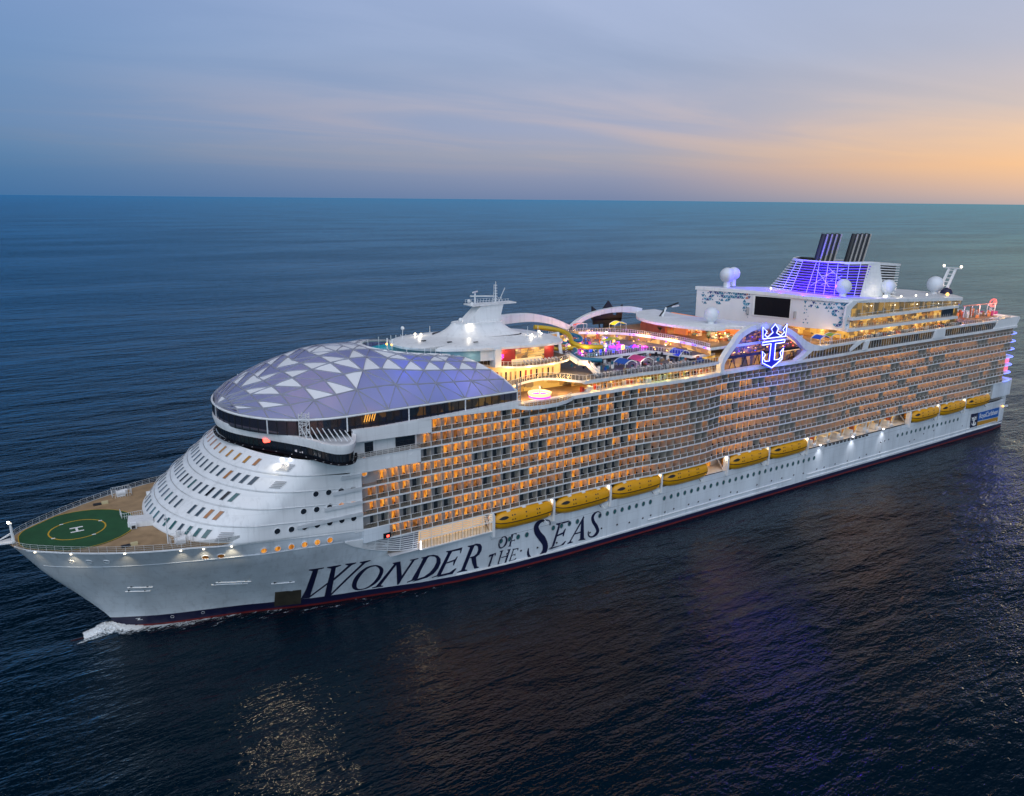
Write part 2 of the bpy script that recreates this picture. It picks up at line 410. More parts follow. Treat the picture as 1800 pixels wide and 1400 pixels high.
# ------------------------------------------------------------------ hull
bulb_red = mat('awash_red', (.035, .012, .014), .25)
h = MB()
S = [0, .25, .6, 1.1, 1.8, 2.8, 4.2, 6, 8.5, 11.5, 15, 19, 23.5, 28.5, 34, 40, 46, 52, 58, 63, 67, 71]
def zrows(X): 
    top = sheer(X)
    nv = navytop(X)
    return [-3, -1, .5, nv, nv+1.2, 5.2, 7.6, 10, 12.4, 14.8, 17.3, 17.3+(top-17.3)*.33, 17.3+(top-17.3)*.66, top]
def bow_pt(s, j, sg):
    X = s
    for _ in range(6):
        z = zrows(max(X, 0))[j]; X = stem(min(z, 24.2)) + s*(71-stem(min(z, 24.2)))/71
    z = zrows(max(X, 0))[j]
    return (X, sg*hb(X, min(z, 24.2)) if s > 0 else 0, z)
zm = lambda i, j: red if j < 2 else (navy if j == 2 else hullwhite)
for sg in (-1, 1):
    rows = [[bow_pt(s, j, sg) for j in range(14)] for s in S]
    h.grid(rows, hullwhite, mf=zm)
    Xs = [71, 80, 90, 105, 120, 150, 200, 250, 300, 330, 343, 350, 353]
    def aft_pt(X, j):
        z = zrows(X)[j]; y = hb(X, z)
        if X > 343: y -= (X-343)*.12
        return (X, sg*y, z)
    h.grid([[aft_pt(X, j) for j in range(9)] for X in Xs], hullwhite, mf=zm)
    # closing wall at the forward end of the side recess
    h.face([(71, sg*hb(71, 12.4), 12.4), (71, sg*hb(71, 20.5), 20.5), (71, sg*17, 20.5), (71, sg*17, 12.4)], hullwhite)
tr = [(353, -22.6, z) for z in (-3, 2.6, 12.4)] + [(353, 22.6, z) for z in (12.4, 2.6, -3)]
h.face(tr, hullwhite)
h.face([(71, -23.6, 12.4), (353, -22.6, 12.4), (353, 22.6, 12.4), (71, 23.6, 12.4)], deckwhite)
h.sphere((9.8, -.2, -1.645), 1.72, bulb_red, 24, 14)
nv_ = len(h.v); k_ = 24*15
for i in range(nv_-k_, nv_): x, y, z = h.v[i]; h.v[i] = (9.8+(x-9.8)*3.9, y, z)
hull = h.build('hull', ship, smooth=True, angle=35)

# plating seams, knuckle line and rubbing strakes on the hull side
def hull_strip(name, X0, X1, zf, hgt, proud, m, step=2.0, parent=hull):
    b = MB(); n = max(2, int((X1-X0)/step)); a = []
    for i in range(n+1):
        X = X0+(X1-X0)*i/n; z = zf(X)
        y = -hb(X, z); a.append([(X, y+.02, z), (X, y-proud, z+.02), (X, y-proud, z+hgt), (X, y+.02, z+hgt+.02)])
    b.grid(a, m)
    return b.build(name, parent)
hull_strip('knuckle_line', 3.2, 60, lambda X: lerp_t([(3, 19.5), (36, 20.1), (49, 19.4), (60, 18.5)], X), .22, .12, hullwhite)
hull_strip('deck_edge', .8, 64, lambda X: sheer(X)-.25, .28, .16, white)
hull_strip('rubbing_strake', 89, 206, lambda X: 1.95, .36, .25, white)
hull_strip('rubbing_strake', 150, 213, lambda X: 3.45, .26, .22, white)
hull_strip('rubbing_strake', 221, 350, lambda X: 2.1, .36, .25, white)
hull_strip('rubbing_strake', 221, 345, lambda X: 3.5, .26, .22, white)
hull_strip('plate_seam', 98, 352, lambda X: lerp_t([(98, 9.9), (200, 10.7), (352, 11.4)], X), .07, .03, grey)

def conform(name, polys, m, off, parent, flat=None, step=1.1):
    """lettering: polygons given as (x, height) laid onto the hull side"""
    b = MB()
    for k, poly in enumerate(polys):
        pts = [Vector(p) for p in poly]; n = len(pts)
        xs = [p[0] for p in poly]; zs = [p[1] for p in poly]
        vs = list(pts)
        if flat is None:
            x = min(xs)+step/2
            while x < max(xs):
                z = min(zs)+step/2
                while z < max(zs): vs.append(Vector((x, z))); z += step
                x += step
        ov, oe, of, *_ = delaunay_2d_cdt(vs, [], [list(range(n))], 1, 1e-5)
        for f in of:
            b.face([(ov[i].x, (flat if flat is not None else -hb(ov[i].x, ov[i].y)) - off - .004*k, ov[i].y) for i in f], m)
    return b.build(name, parent)
NAME = [[(53.42, 12.28), (56.69, 12.11), (56.75, 11.8), (55.54, 11.68), (55.51, 9.79), (55.06, 2.49), (53.2, 2.45), (53.89, 5.59), (54.35, 11.53), (53.47, 11.96)], [(54.98, 3.12), (58.33, 6.76), (58.43, 6.15), (55.05, 2.55)], [(57.4, 12.02), (60.52, 11.9), (60.52, 11.63), (59.42, 11.28), (59.6, 7.91), (59.7, 1.97), (58.3, 2.09), (58.35, 5.76), (58.42, 11.25), (57.45, 11.71)], [(61.47, 11.9), (63.92, 11.73), (64.01, 11.48), (63.02, 11.1), (59.67, 7.08), (59.35, 7.73), (62.22, 11.21), (61.51, 11.64)], [(64.73, 11.62), (67.18, 11.63), (67.25, 11.35), (66.12, 10.98), (62.82, 6.69), (59.98, 2.6), (59.62, 2.09), (59.61, 2.79), (62.23, 6.84), (65.32, 11.03), (64.77, 11.36)], [(69.08, 9.6), (70.05, 8.98), (70.72, 7.96), (70.8, 6.58), (70.31, 4.7), (69.22, 3.34), (67.73, 2.59), (66.02, 2.45), (64.97, 2.83), (64.27, 3.79), (64.09, 4.95), (64.26, 6.53), (65.12, 8.31), (66.49, 9.54), (67.75, 9.82), (68.7, 9.72), (68.76, 9.34), (67.68, 9.35), (66.63, 8.73), (65.74, 7.16), (65.22, 5.48), (65.23, 4.07), (65.57, 3.18), (66.26, 2.83), (67.54, 2.93), (68.83, 4.03), (69.69, 5.83), (69.92, 7.56), (69.53, 8.62), (68.76, 9.34), (68.7, 9.72)], [(68.95, 2.65), (69.8, 2.78), (73.18, 9.15), (73.63, 8.64), (70.94, 2.88), (71.55, 2.65), (71.54, 2.4), (68.98, 2.37)], [(72.63, 9.43), (74.48, 9.47), (74.92, 7.4), (75.59, 4.37), (75.06, 2.35), (74.73, 2.32), (74.32, 4.83), (73.63, 8.64), (72.74, 9.18)], [(76.77, 9.39), (78.87, 9.39), (78.9, 9.15), (77.97, 9.01), (75.65, 3.97), (75.14, 2.34), (75.33, 4.62), (77.35, 9.07), (76.85, 9.15)], [(79.58, 9.34), (81.88, 9.41), (81.16, 8.69), (79.34, 3.03), (77.02, 2.51), (76.96, 2.79), (77.98, 3.12), (80.1, 8.95), (79.66, 9.09)], [(81.07, 9.51), (82.69, 9.39), (83.87, 8.84), (84.63, 7.77), (84.75, 6.57), (84.26, 5.06), (83.27, 3.83), (81.78, 3.07), (79.68, 2.68), (78.2, 2.5), (79.17, 3.16), (80.96, 3.53), (82.25, 4.44), (83.15, 5.69), (83.65, 7.01), (83.54, 8.12), (83.07, 8.76), (82.08, 9.09), (80.96, 9.1)], [(85.93, 9.58), (87.75, 9.53), (87.18, 8.49), (85.11, 2.95), (82.91, 2.67), (82.86, 2.87), (84.13, 3.18), (86.46, 9.1), (85.95, 9.35)], [(86.92, 9.52), (90.2, 9.67), (89.88, 8.11), (89.62, 8.18), (89.72, 9.03), (87.29, 9.14)], [(86.39, 6.36), (88.41, 6.74), (88.93, 7.45), (89.11, 7.32), (88.33, 5.04), (88.08, 5.1), (88.13, 6.22), (86.27, 6.0)], [(84.93, 3.17), (87.35, 3.24), (88.83, 4.13), (89.13, 3.91), (88.22, 2.64), (84.18, 2.62)], [(91.58, 9.73), (93.68, 9.67), (93.45, 9.29), (91.4, 3.2), (92.1, 2.85), (92.03, 2.65), (89.4, 2.67), (89.35, 2.88), (90.41, 3.16), (92.26, 9.13), (91.63, 9.49)], [(92.99, 9.71), (94.02, 9.81), (95.09, 9.42), (95.58, 8.61), (95.57, 7.56), (94.96, 6.47), (93.97, 5.91), (92.42, 6.1), (92.56, 6.42), (93.58, 6.44), (94.31, 6.98), (94.59, 7.97), (94.43, 8.88), (93.97, 9.3), (93.18, 9.38)], [(92.84, 6.12), (94.14, 5.95), (94.61, 3.34), (95.24, 2.92), (95.17, 2.76), (93.97, 2.74), (93.23, 4.56)], [(102.08, 9.97), (102.66, 9.42), (102.83, 8.33), (102.45, 7.37), (101.61, 6.83), (100.85, 6.8), (100.31, 7.45), (100.21, 8.42), (100.58, 9.38), (101.31, 9.94), (101.85, 10.02), (101.87, 9.77), (101.54, 9.72), (101.02, 9.28), (100.64, 8.42), (100.69, 7.57), (101.05, 7.11), (101.7, 7.23), (102.19, 8.06), (102.3, 9.08), (101.87, 9.77), (101.85, 10.02)], [(103.84, 9.98), (104.51, 9.93), (103.81, 6.84), (104.14, 6.8), (104.1, 6.68), (103.1, 6.79), (103.14, 6.95), (103.4, 6.97)], [(103.84, 10.02), (105.44, 10.13), (105.38, 9.52), (105.2, 9.56), (105.14, 9.89), (103.96, 9.78)], [(103.76, 8.28), (104.82, 8.33), (105.08, 8.54), (104.96, 7.83), (104.73, 8.1), (103.73, 8.01)], [(97.86, 5.71), (99.72, 5.9), (99.61, 5.08), (99.39, 5.18), (99.36, 5.61), (97.86, 5.11), (97.69, 5.11)], [(98.66, 5.77), (99.13, 5.83), (98.25, 2.58), (98.58, 2.5), (97.68, 2.37), (97.73, 2.58)], [(100.79, 6.12), (101.87, 6.13), (101.63, 5.91), (100.7, 2.64), (101.07, 2.55), (100.35, 2.45), (100.38, 2.63), (101.14, 5.78), (100.8, 5.94)], [(102.87, 6.0), (104.08, 5.97), (103.83, 5.77), (102.87, 2.55), (103.24, 2.5), (102.33, 2.38), (102.37, 2.54), (103.26, 5.69), (102.95, 5.81)], [(101.35, 4.28), (103.31, 4.36), (103.28, 4.11), (101.32, 4.03)], [(104.42, 5.84), (104.98, 5.82), (104.07, 2.73), (103.59, 2.52), (103.54, 2.73), (103.73, 2.77), (104.59, 5.59)], [(104.54, 5.77), (106.28, 5.72), (106.14, 5.01), (105.96, 5.05), (105.89, 5.5), (104.67, 5.47)], [(104.37, 4.19), (105.35, 4.22), (105.51, 4.41), (105.34, 3.6), (105.14, 3.97), (104.32, 3.95)], [(103.85, 2.67), (105.17, 2.72), (105.59, 3.11), (105.78, 3.0), (105.51, 2.59), (103.6, 2.5)], [(115.77, 9.78), (115.8, 10.03), (115.84, 10.38), (115.8, 10.73), (115.66, 11.02), (115.43, 11.28), (115.1, 11.48), (114.66, 11.67), (114.11, 11.82), (113.55, 11.91), (112.96, 12.0), (112.32, 12.01), (111.71, 11.9), (111.22, 11.61), (110.82, 11.18), (110.59, 10.59), (110.58, 9.87), (110.75, 9.11), (111.04, 8.33), (111.52, 7.57), (112.01, 6.93), (112.39, 6.38), (112.81, 5.85), (113.18, 5.33), (113.45, 4.89), (113.58, 4.46), (113.64, 4.02), (113.63, 3.63), (113.54, 3.28), (113.37, 2.96), (113.13, 2.68), (112.84, 2.39), (112.48, 2.14), (112.08, 1.96), (111.61, 1.93), (111.1, 1.97), (110.66, 2.07), (110.34, 2.26), (110.07, 2.5), (109.87, 2.75), (109.72, 2.97), (109.61, 3.24), (109.52, 3.57), (109.44, 4.02), (109.4, 4.51), (109.35, 4.88), (109.17, 4.95), (109.06, 4.64), (108.95, 4.17), (108.88, 3.71), (108.92, 3.29), (109.02, 2.87), (109.24, 2.43), (109.61, 2.04), (110.07, 1.7), (110.59, 1.45), (111.18, 1.28), (111.8, 1.19), (112.41, 1.2), (113.01, 1.26), (113.58, 1.42), (114.1, 1.65), (114.52, 1.98), (114.87, 2.4), (115.12, 2.91), (115.25, 3.51), (115.26, 4.18), (115.13, 4.91), (114.87, 5.67), (114.51, 6.4), (114.11, 7.12), (113.56, 7.77), (113.05, 8.33), (112.7, 8.77), (112.41, 9.25), (112.17, 9.74), (112.05, 10.12), (112.08, 10.41), (112.24, 10.71), (112.47, 10.96), (112.77, 11.18), (113.21, 11.33), (113.68, 11.43), (114.16, 11.41), (114.64, 11.33), (115.02, 11.22), (115.23, 11.07), (115.35, 10.93), (115.43, 10.75), (115.47, 10.47), (115.45, 10.14), (115.43, 9.9)], [(117.9, 9.86), (119.62, 9.72), (118.93, 8.82), (117.21, 3.67), (115.45, 3.01), (115.49, 3.22), (116.49, 3.63), (118.3, 9.18), (117.55, 9.6), (117.54, 9.88)], [(118.27, 9.82), (121.85, 9.81), (122.4, 8.66), (121.9, 8.74), (121.62, 9.38), (118.54, 9.29)], [(118.04, 6.58), (119.87, 6.9), (120.57, 7.8), (120.83, 7.7), (120.18, 5.65), (119.8, 5.84), (119.9, 6.35), (117.94, 6.11)], [(116.5, 3.41), (119.29, 3.38), (120.74, 4.22), (121.11, 4.13), (120.28, 3.25), (115.69, 2.96)], [(126.55, 9.98), (126.91, 9.47), (122.64, 3.65), (123.41, 3.36), (123.29, 3.17), (121.41, 3.13), (121.52, 3.38), (122.13, 3.67), (126.23, 9.41)], [(126.63, 10.07), (127.1, 3.45), (127.63, 3.15), (127.51, 2.96), (125.19, 3.21), (125.25, 3.46), (125.68, 3.57), (125.85, 8.85)], [(123.8, 5.65), (126.21, 5.73), (126.23, 5.36), (123.57, 5.29)], [(132.42, 8.24), (132.49, 8.48), (132.6, 8.83), (132.64, 9.15), (132.61, 9.41), (132.51, 9.63), (132.3, 9.83), (132.01, 10.03), (131.63, 10.2), (131.22, 10.29), (130.79, 10.27), (130.37, 10.16), (129.98, 9.99), (129.66, 9.74), (129.39, 9.42), (129.23, 8.99), (129.25, 8.47), (129.39, 7.92), (129.61, 7.36), (129.94, 6.81), (130.31, 6.33), (130.59, 5.89), (130.86, 5.44), (131.07, 5.01), (131.16, 4.7), (131.14, 4.44), (131.0, 4.16), (130.79, 3.9), (130.53, 3.69), (130.19, 3.53), (129.88, 3.43), (129.56, 3.47), (129.26, 3.58), (129.05, 3.7), (128.91, 3.87), (128.78, 4.13), (128.7, 4.4), (128.64, 4.68), (128.64, 4.99), (128.63, 5.22), (128.47, 5.28), (128.38, 5.09), (128.27, 4.8), (128.23, 4.48), (128.32, 4.13), (128.47, 3.77), (128.75, 3.43), (129.14, 3.18), (129.59, 3.03), (130.05, 2.97), (130.53, 2.98), (131.01, 3.09), (131.45, 3.27), (131.81, 3.54), (132.12, 3.9), (132.29, 4.4), (132.18, 4.99), (131.93, 5.58), (131.64, 6.13), (131.28, 6.66), (130.9, 7.13), (130.64, 7.53), (130.42, 7.94), (130.25, 8.36), (130.18, 8.7), (130.21, 8.98), (130.34, 9.26), (130.52, 9.5), (130.76, 9.71), (131.05, 9.88), (131.33, 9.97), (131.61, 9.92), (131.9, 9.8), (132.13, 9.66), (132.23, 9.55), (132.27, 9.44), (132.27, 9.27), (132.2, 9.01), (132.06, 8.69), (131.96, 8.47)]]
def resample(P, n):
    P = [np.array(p) for p in P]; d = [0]
    for i in range(1, len(P)): d.append(d[-1]+np.linalg.norm(P[i]-P[i-1]))
    return [tuple(np.array([np.interp(t, d, [p[k] for p in P]) for k in (0, 1)])) for t in np.linspace(0, d[-1], n)]
for idx in (5, 18):                       # the two letters O: a ring between an outer and an inner outline
    P = NAME[idx]; r = next(i for i in range(len(P)//2-2, len(P)) if abs(P[i][0]-P[-2][0]) < .02 and abs(P[i][1]-P[-2][1]) < .02)
    outer, inner_ = crv(P[:r], 4), crv(P[r:-1], 4)
    A_, B_ = resample(outer, 49), resample(inner_[::-1], 49); b = MB()
    lay = lambda q: (q[0], -hb(q[0], q[1])-.04, q[1])
    b.grid([[lay(q) for q in A_], [lay(((q[0]+w[0])/2, (q[1]+w[1])/2)) for q, w in zip(A_, B_)], [lay(w) for w in B_]], navy, closed=True); b.build('name_letter', hull)
for i0, i1 in ((0, 5), (6, 9), (9, 11), (11, 15), (15, 18), (19, 22), (22, 24), (24, 27), (27, 31), (31, 32), (32, 36), (36, 39), (39, 40)):
    conform('name_letter', NAME[i0:i1], navy, .035, hull)
LOGO = [[(323.53, 9.62), (328.99, 9.35), (329.66, 3.36), (324.14, 3.77)], [(328.99, 9.35), (346.01, 9.38), (346.26, 5.39), (329.47, 5.87)], [(329.52, 5.5), (346.21, 5.1), (346.22, 3.23), (329.65, 3.88)], [(324.16, 8.38), (325.14, 7.74), (325.41, 8.2), (326.69, 7.51), (326.52, 8.55), (327.77, 7.5), (328.22, 8.73), (328.24, 7.28), (324.58, 7.39)], [(324.64, 7.16), (328.31, 7.06), (328.25, 6.78), (326.99, 6.74), (327.11, 5.13), (327.91, 5.16), (327.54, 5.5), (328.26, 5.83), (328.46, 4.49), (326.69, 4.25), (324.99, 5.02), (324.85, 5.98), (325.54, 5.44), (325.35, 5.18), (326.05, 5.08), (325.83, 6.77), (324.75, 6.79)]]
for i, p in enumerate(LOGO):
    mm = [navy, mat('emblem_blue', (.01, .10, .38), .5), mat('emblem_gold', (.50, .24, .02), .5), markwhite, markwhite][i]
    conform(['emblem_panel', 'emblem_panel', 'emblem_panel', 'crown_emblem', 'anchor_emblem'][i], [p], mm, .03 if i < 3 else .045, hull, flat=PORT+.1)
tcv = bpy.data.curves.new('company_lettering', 'FONT'); tcv.body = 'RoyalCaribbean'; tcv.size = 2.55; tcv.shear = .0; tcv.space_character = .86
to = bpy.data.objects.new('company_lettering', tcv); COL.objects.link(to)
bpy.context.view_layer.update()
tme = bpy.data.meshes.new_from_object(to.evaluated_get(bpy.context.evaluated_depsgraph_get())); bpy.data.objects.remove(to)
tme.materials.clear(); tme.materials.append(markwhite)
wx = max(v.co.x for v in tme.vertices)
for v in tme.vertices: x, y = v.co.x/wx*15.2, v.co.y*1.15; v.co = (330.2+x, PORT+.1-.05, 6.75+y)
attach_o = bpy.data.objects.new('company_lettering', tme); COL.objects.link(attach_o); attach(attach_o, hull)

# portholes, scuttles, openings in the hull
def disc_mesh(name, r, mglass, mrim, n=20, sx=1.0):
    b = MB(); rim = []; inn = []
    for i in range(n):
        a = 2*math.pi*i/n; rim.append((r*sx*math.cos(a), 0, r*math.sin(a)))
    b.grid([[(x*1.16, .05, z*1.16) for x, y, z in rim], [(x*1.16, -.10, z*1.16) for x, y, z in rim], [(x, -.10, z) for x, y, z in rim], [(x, -.02, z) for x, y, z in rim]], mrim, closed=True)
    b.face([(x, -.02, z) for x, y, z in rim], mglass)
    o = b.build(name); me = o.data; bpy.data.objects.remove(o)
    return me
PM = {'dark': disc_mesh('porthole', .62, darkglass, white), 'teal': disc_mesh('porthole', .62, tealglass, white), 'lit': disc_mesh('porthole', .60, orangeglass, white, sx=1.0),
      'brown': disc_mesh('porthole', .66, brownglass, white), 'ring': disc_mesh('porthole', .55, hullwhite, white), 'small': disc_mesh('scuttle', .26, darkglass, grey, 10),
      'row': disc_mesh('porthole', .66, tealglass, grey, 16, .8)}
def put(name, me, loc, parent, rz=0, rx=0):
    o = bpy.data.objects.new(name, me); COL.objects.link(o); o.location = loc; o.rotation_euler = (rx, 0, rz); attach(o, parent)
    return o
def on_hull(name, me, X, z):
    y = hb(X, z); g = (hb(X+.5, z)-hb(X-.5, z)); gz = (hb(X, z+.5)-hb(X, z-.5))
    return put(name, me, (X, -y-.01, z), hull, rz=-math.atan(g), rx=math.atan(gz))
for X, z in [(43.16, 20.69), (45.91, 20.53), (48.69, 20.36), (51.45, 20.26), (54.16, 20.16), (56.95, 19.97)]: on_hull('porthole', PM['lit'], X, z)
for X, z in [(32.28, 20.95), (35.06, 20.87)]: on_hull('porthole', PM['brown'], X, z)
for X, z in [(9.84, 21.37), (12.64, 21.48), (15.48, 21.45)]: on_hull('porthole', PM['ring'], X, z)
for X in [100.9, 103.4, 105.9, 108.5] + [116.7+2.62*i for i in range(4)] + [132.2+2.62*i for i in range(8)] + [155.9+2.72*i for i in range(26)]:
    on_hull('porthole', PM['row'], X, 8.85)
for i in range(15): on_hull('porthole', PM['row'], 272.4+2.95*i, 8.9)
for X in [103, 107, 112, 118, 123, 129, 133, 138.5, 143, 148, 151, 156.5, 160, 166, 170, 175, 179, 184, 187, 196, 203, 208, 214, 219, 226, 230, 236, 243, 250, 254, 262]: on_hull('scuttle', PM['small'], X, 4.7+.3*math.sin(X))
for X, z in [(262, 8.0), (264.4, 8.2), (266.9, 8.3), (281, 5.2), (284, 5.4), (290, 6.8), (297, 7.0), (318, 5.6)]: on_hull('scuttle', PM['small'], X, z)
# thruster / tender door low on the bow
b = MB(); dp = [(47.5, 6.0), (52.9, 5.75), (53.4, 1.0), (47.9, 1.0)]
fr = [(x, -hb(x, z)-.04, z) for x, z in dp]; b.face(fr, mat('recess_brown', (.055, .045, .03), .6, noise=.4, nscale=.6))
fr2 = [(48.0, 5.6), (52.5, 5.4), (52.5, 3.9), (48.1, 4.0)]; b.face([(x, -hb(x, z)-.06, z) for x, z in fr2], dark)
b.build('shell_door', hull)
for x0, z0, x1, z1 in [(19.1, 12.6, 23.6, 12.25), (18.7, 11.3, 23.2, 11.0), (35.2, 11.7, 42.0, 10.95), (34.5, 11.0, 41.5, 10.3), (46.2, 9.2, 51.0, 8.85)]:
    b = MB(); pr = [(x0+(x1-x0)*i/6, z0+(z1-z0)*i/6) for i in range(7)]
    b.tube([(x, -hb(x, z)-.12, z) for x, z in pr], .13, white, 5)
    b.box(x0+.5, x0+1.1, -hb(x0+.8, z0)-.2, -hb(x0+.8, z0)+.1, z0+.1, z0+.5, dark); b.box(x1-1.1, x1-.5, -hb(x1-.8, z1)-.2, -hb(x1-.8, z1)+.1, z1+.1, z1+.5, dark)
    b.build('mooring_ledge', hull)
# draught mark near the stem
conform('bow_mark', [[(20.6, 2.3), (21.5, 2.4), (21.3, 1.9), (21.9, 1.95), (21.9, 1.8), (20.9, 1.75), (21.1, 2.2), (20.6, 2.15)]], markwhite, .05, hull, step=.5)
for X in (27.5, 33.5): on_hull('thruster_mark', PM['ring'], X, 1.9).scale = (.6, .6, .6)

# ------------------------------------------------------------------ foredeck
fd = MB(); edge = [(max(stem(24.2)+d, 0), hb(stem(24.2)+d, 24.2)-.12) for d in (.3, .8, 1.8, 3, 4.5, 6.8, 9.5, 12.8, 16, 19, 22, 25.3, 30, 36)]
deck_edge = [(x, -y) for x, y in edge] + [(44, -23.5), (44, 23.5)] + [(x, y) for x, y in edge[::-1]]
fd.sheet(deck_edge, 24.06, teak)
foredeck = fd.build('foredeck', ship)
hp = MB(); circ = lambda cx, r, n=56: [(cx+r*math.cos(2*math.pi*i/n), r*math.sin(2*math.pi*i/n)) for i in range(n)]
def clip_pad(x, y): 
    m_ = hb(x, 24.2)-.9 if x > .4 else .5
    return (x, max(-m_, min(m_, y)))
padc = [clip_pad(max(1.6, x), y) for x, y in circ(12.3, 10.9)]
hp.prism(padc, 24.10, 24.20, green, bottom=False)
helipad = hp.build('helipad', foredeck)
def ring_mesh(name, c, r0, r1, z, m, parent, shape=None):
    b = MB(); o_ = shape or circ(c, r1); cx = sum(p[0] for p in o_)/len(o_)
    i_ = [(c+(x-c)*r0/r1, y*r0/r1) for x, y in o_]
    b.grid([[(x, y, z) for x, y in o_], [(x, y, z) for x, y in i_]], m, closed=True)
    return b.build(name, parent)
ring_mesh('helipad_ring', 12.05, 5.05, 5.35, 24.206, ringyel, helipad)
ring_mesh('helipad_border', 12.3, 10.72, 10.9, 24.206, ringyel, helipad, padc)
b = MB()
ang = R(0)
for (x0, x1, y0, y1) in ((-1.35, 1.35, -1.35, -.85), (-1.35, 1.35, .85, 1.35), (-.25, .25, -.85, .85)):
    b.box(11.95+x0*.9, 11.95+x1*.9, y0, y1, 24.2, 24.212, markwhite)
b.build('helipad_letter', helipad)
for a in range(4):
    q = a*math.pi/2+.5; b = MB(); b.box(12.05+5.2*math.cos(q)-.35, 12.05+5.2*math.cos(q)+.35, 5.2*math.sin(q)-.2, 5.2*math.sin(q)+.2, 24.207, 24.22, markwhite); b.build('ring_mark', helipad)
for (x, y, s_) in ((18.2, -14.6, 1), (16.5, 12.5, -1)):
    b = MB(); b.box(x, x+1.6, y, y+1.0, 24.08, 24.35, dark); b.box(x+1.7, x+3.0, y+.1, y+.9, 24.08, 24.6, mat('hatch_cream', (.55, .48, .28), .6)); b.build('deck_hatch', foredeck)
# railing round the bow
def railing(name, pts, z, hgt, parent, m=white, step=1.6, glass=None, bars=3, r=.035, posts=True, zf=None):
    b = MB(); P = [Vector((x, y, 0)) for x, y in pts]; run = 0; last = None
    zz_ = zf or (lambda x, y: z)
    up = lambda p, t: (p.x, p.y, zz_(p.x, p.y)+t)
    for i in range(len(P)-1):
        a, c = P[i], P[i+1]; l = (c-a).length
        if l < 1e-6: continue
        for q in range(1, bars+1): b.bar(up(a, hgt*q/bars), up(c, hgt*q/bars), r*1.6 if q == bars else r, r*1.6 if q == bars else r, m)
        if glass is not None: b.face([up(a, .05), up(c, .05), up(c, hgt-.05), up(a, hgt-.05)], glass)
        t = run
        while posts and t < l:
            p = a+(c-a)*(t/l); b.bar(up(p, 0), up(p, hgt), r*1.8, r*1.8, m); t += step
        run = t-l
    return b.build(name, parent)
near = [(x, -y+.25) for x, y in edge[1:]]
railing('bow_railing', near + [(38.5, -23.4)], 24.15, 1.2, foredeck, step=1.7, bars=3, r=.022, glass=clearglass)
railing('bow_railing', [(x, -y) for x, y in near], 24.15, 1.2, foredeck, step=1.7, bars=3, r=.022, glass=clearglass)
# bow light mast and anchor roller platform
b = MB(); b.tube([(.9, -.6, 24.1), (.75, -.6, 27.0), (.7, -.6, 28.2)], [.32, .26, .2], white, 10); b.box(.3, 1.0, -.9, -.3, 28.2, 28.35, white)
bm_ = b.build('bow_mast', ship)
b = MB(); b.sphere((.45, -.6, 28.5), .28, lamp_w, 10, 6); b.build('mast_lamp', bm_)
light('bow_mast_light', 'POINT', (.2, -.8, 28.8), 120, (1, .86, .62), bm_, .2)
b = MB(); b.prism([(-2.3, -.5), (1.0, -1.4), (1.0, 1.6), (-2.3, .7)], 24.3, 24.55, white); b.bar((-2.6, 0, 24.5), (.6, 0, 26.1), .25, .12, white); b.bar((-2.4, .6, 24.4), (.6, .8, 25.5), .15, .1, white); b.build('bow_platform', ship)
# deck gear: winch groups in cages, the pad access ramp
def winch(x, y, z=24.1):
    b = MB(); b.box(x-.9, x+.9, y-.7, y+.7, z, z+.25, white)
    b.tube([(x-.8, y, z+.75), (x+.8, y, z+.75)], .55, white, 12); b.tube([(x-.95, y, z+.75), (x-.8, y, z+.75)], .75, white, 12); b.tube([(x+.8, y, z+.75), (x+.95, y, z+.75)], .75, white, 12)
    b.box(x+.2, x+1.5, y+.8, y+1.6, z, z+.9, white)
    for q in range(9):
        for (xa, ya) in ((x-1.8+q*.5, y-1.3), (x-1.8+q*.5, y+1.9)): b.bar((xa, ya, z), (xa, ya, z+1.6), .05, .05, white)
    for yy in (y-1.3, y+1.9):
        for zq in (.8, 1.6): b.bar((x-1.8, yy, z+zq), (x+2.2, yy, z+zq), .05, .05, white)
    for q in range(6):
        for xa in (x-1.8, x+2.2): b.bar((xa, y-1.3+q*.64, z), (xa, y-1.3+q*.64, z+1.6), .05, .05, white)
    return b.build('mooring_winch', foredeck)
winch(28.3, -18.2); winch(22.6, 16.3)
b = MB(); b.prism([(20.9, -4.5), (25.6, -6.0), (26.2, -2.2), (21.6, -.8)], 24.12, 25.3, white); b.box(21.2, 22.4, -5.9, -4.6, 24.12, 25.2, white); b.box(21.4, 22.1, -6.1, -5.85, 24.3, 24.9, dark)
b.build('access_ramp', foredeck)
b = MB()
for q in range(10): b.bar((20.6+q*.42, .6, 24.15), (20.6+q*.42, .6, 25.5), .06, .06, white)
for q in range(6): b.bar((20.6, .6+q*.6, 24.15), (20.6, .6+q*.6, 25.5), .06, .06, white)
for zq in (24.8, 25.5): b.bar((20.6, .6, zq), (24.6, .6, zq), .06, .06, white); b.bar((20.6, .6, zq), (20.6, 3.8, zq), .06, .06, white)
b.build('ramp_guard', foredeck)
b = MB(); b.tube([(26.2, -17.3, 24.1), (26.2, -17.3, 30.5)], [.12, .06], white, 6); b.box(25.9, 26.5, -17.5, -17.1, 29.2, 29.5, grey); b.build('deck_pole', foredeck)
b = MB(); b.tube([(28.6, -15.6, 24.1), (28.6, -15.6, 25.7)], .45, white, 12); b.build('deck_vent', foredeck)
b = MB(); b.box(27.0, 27.8, 9.3, 10.1, 24.1, 26.2, white); b.build('deck_locker', foredeck)
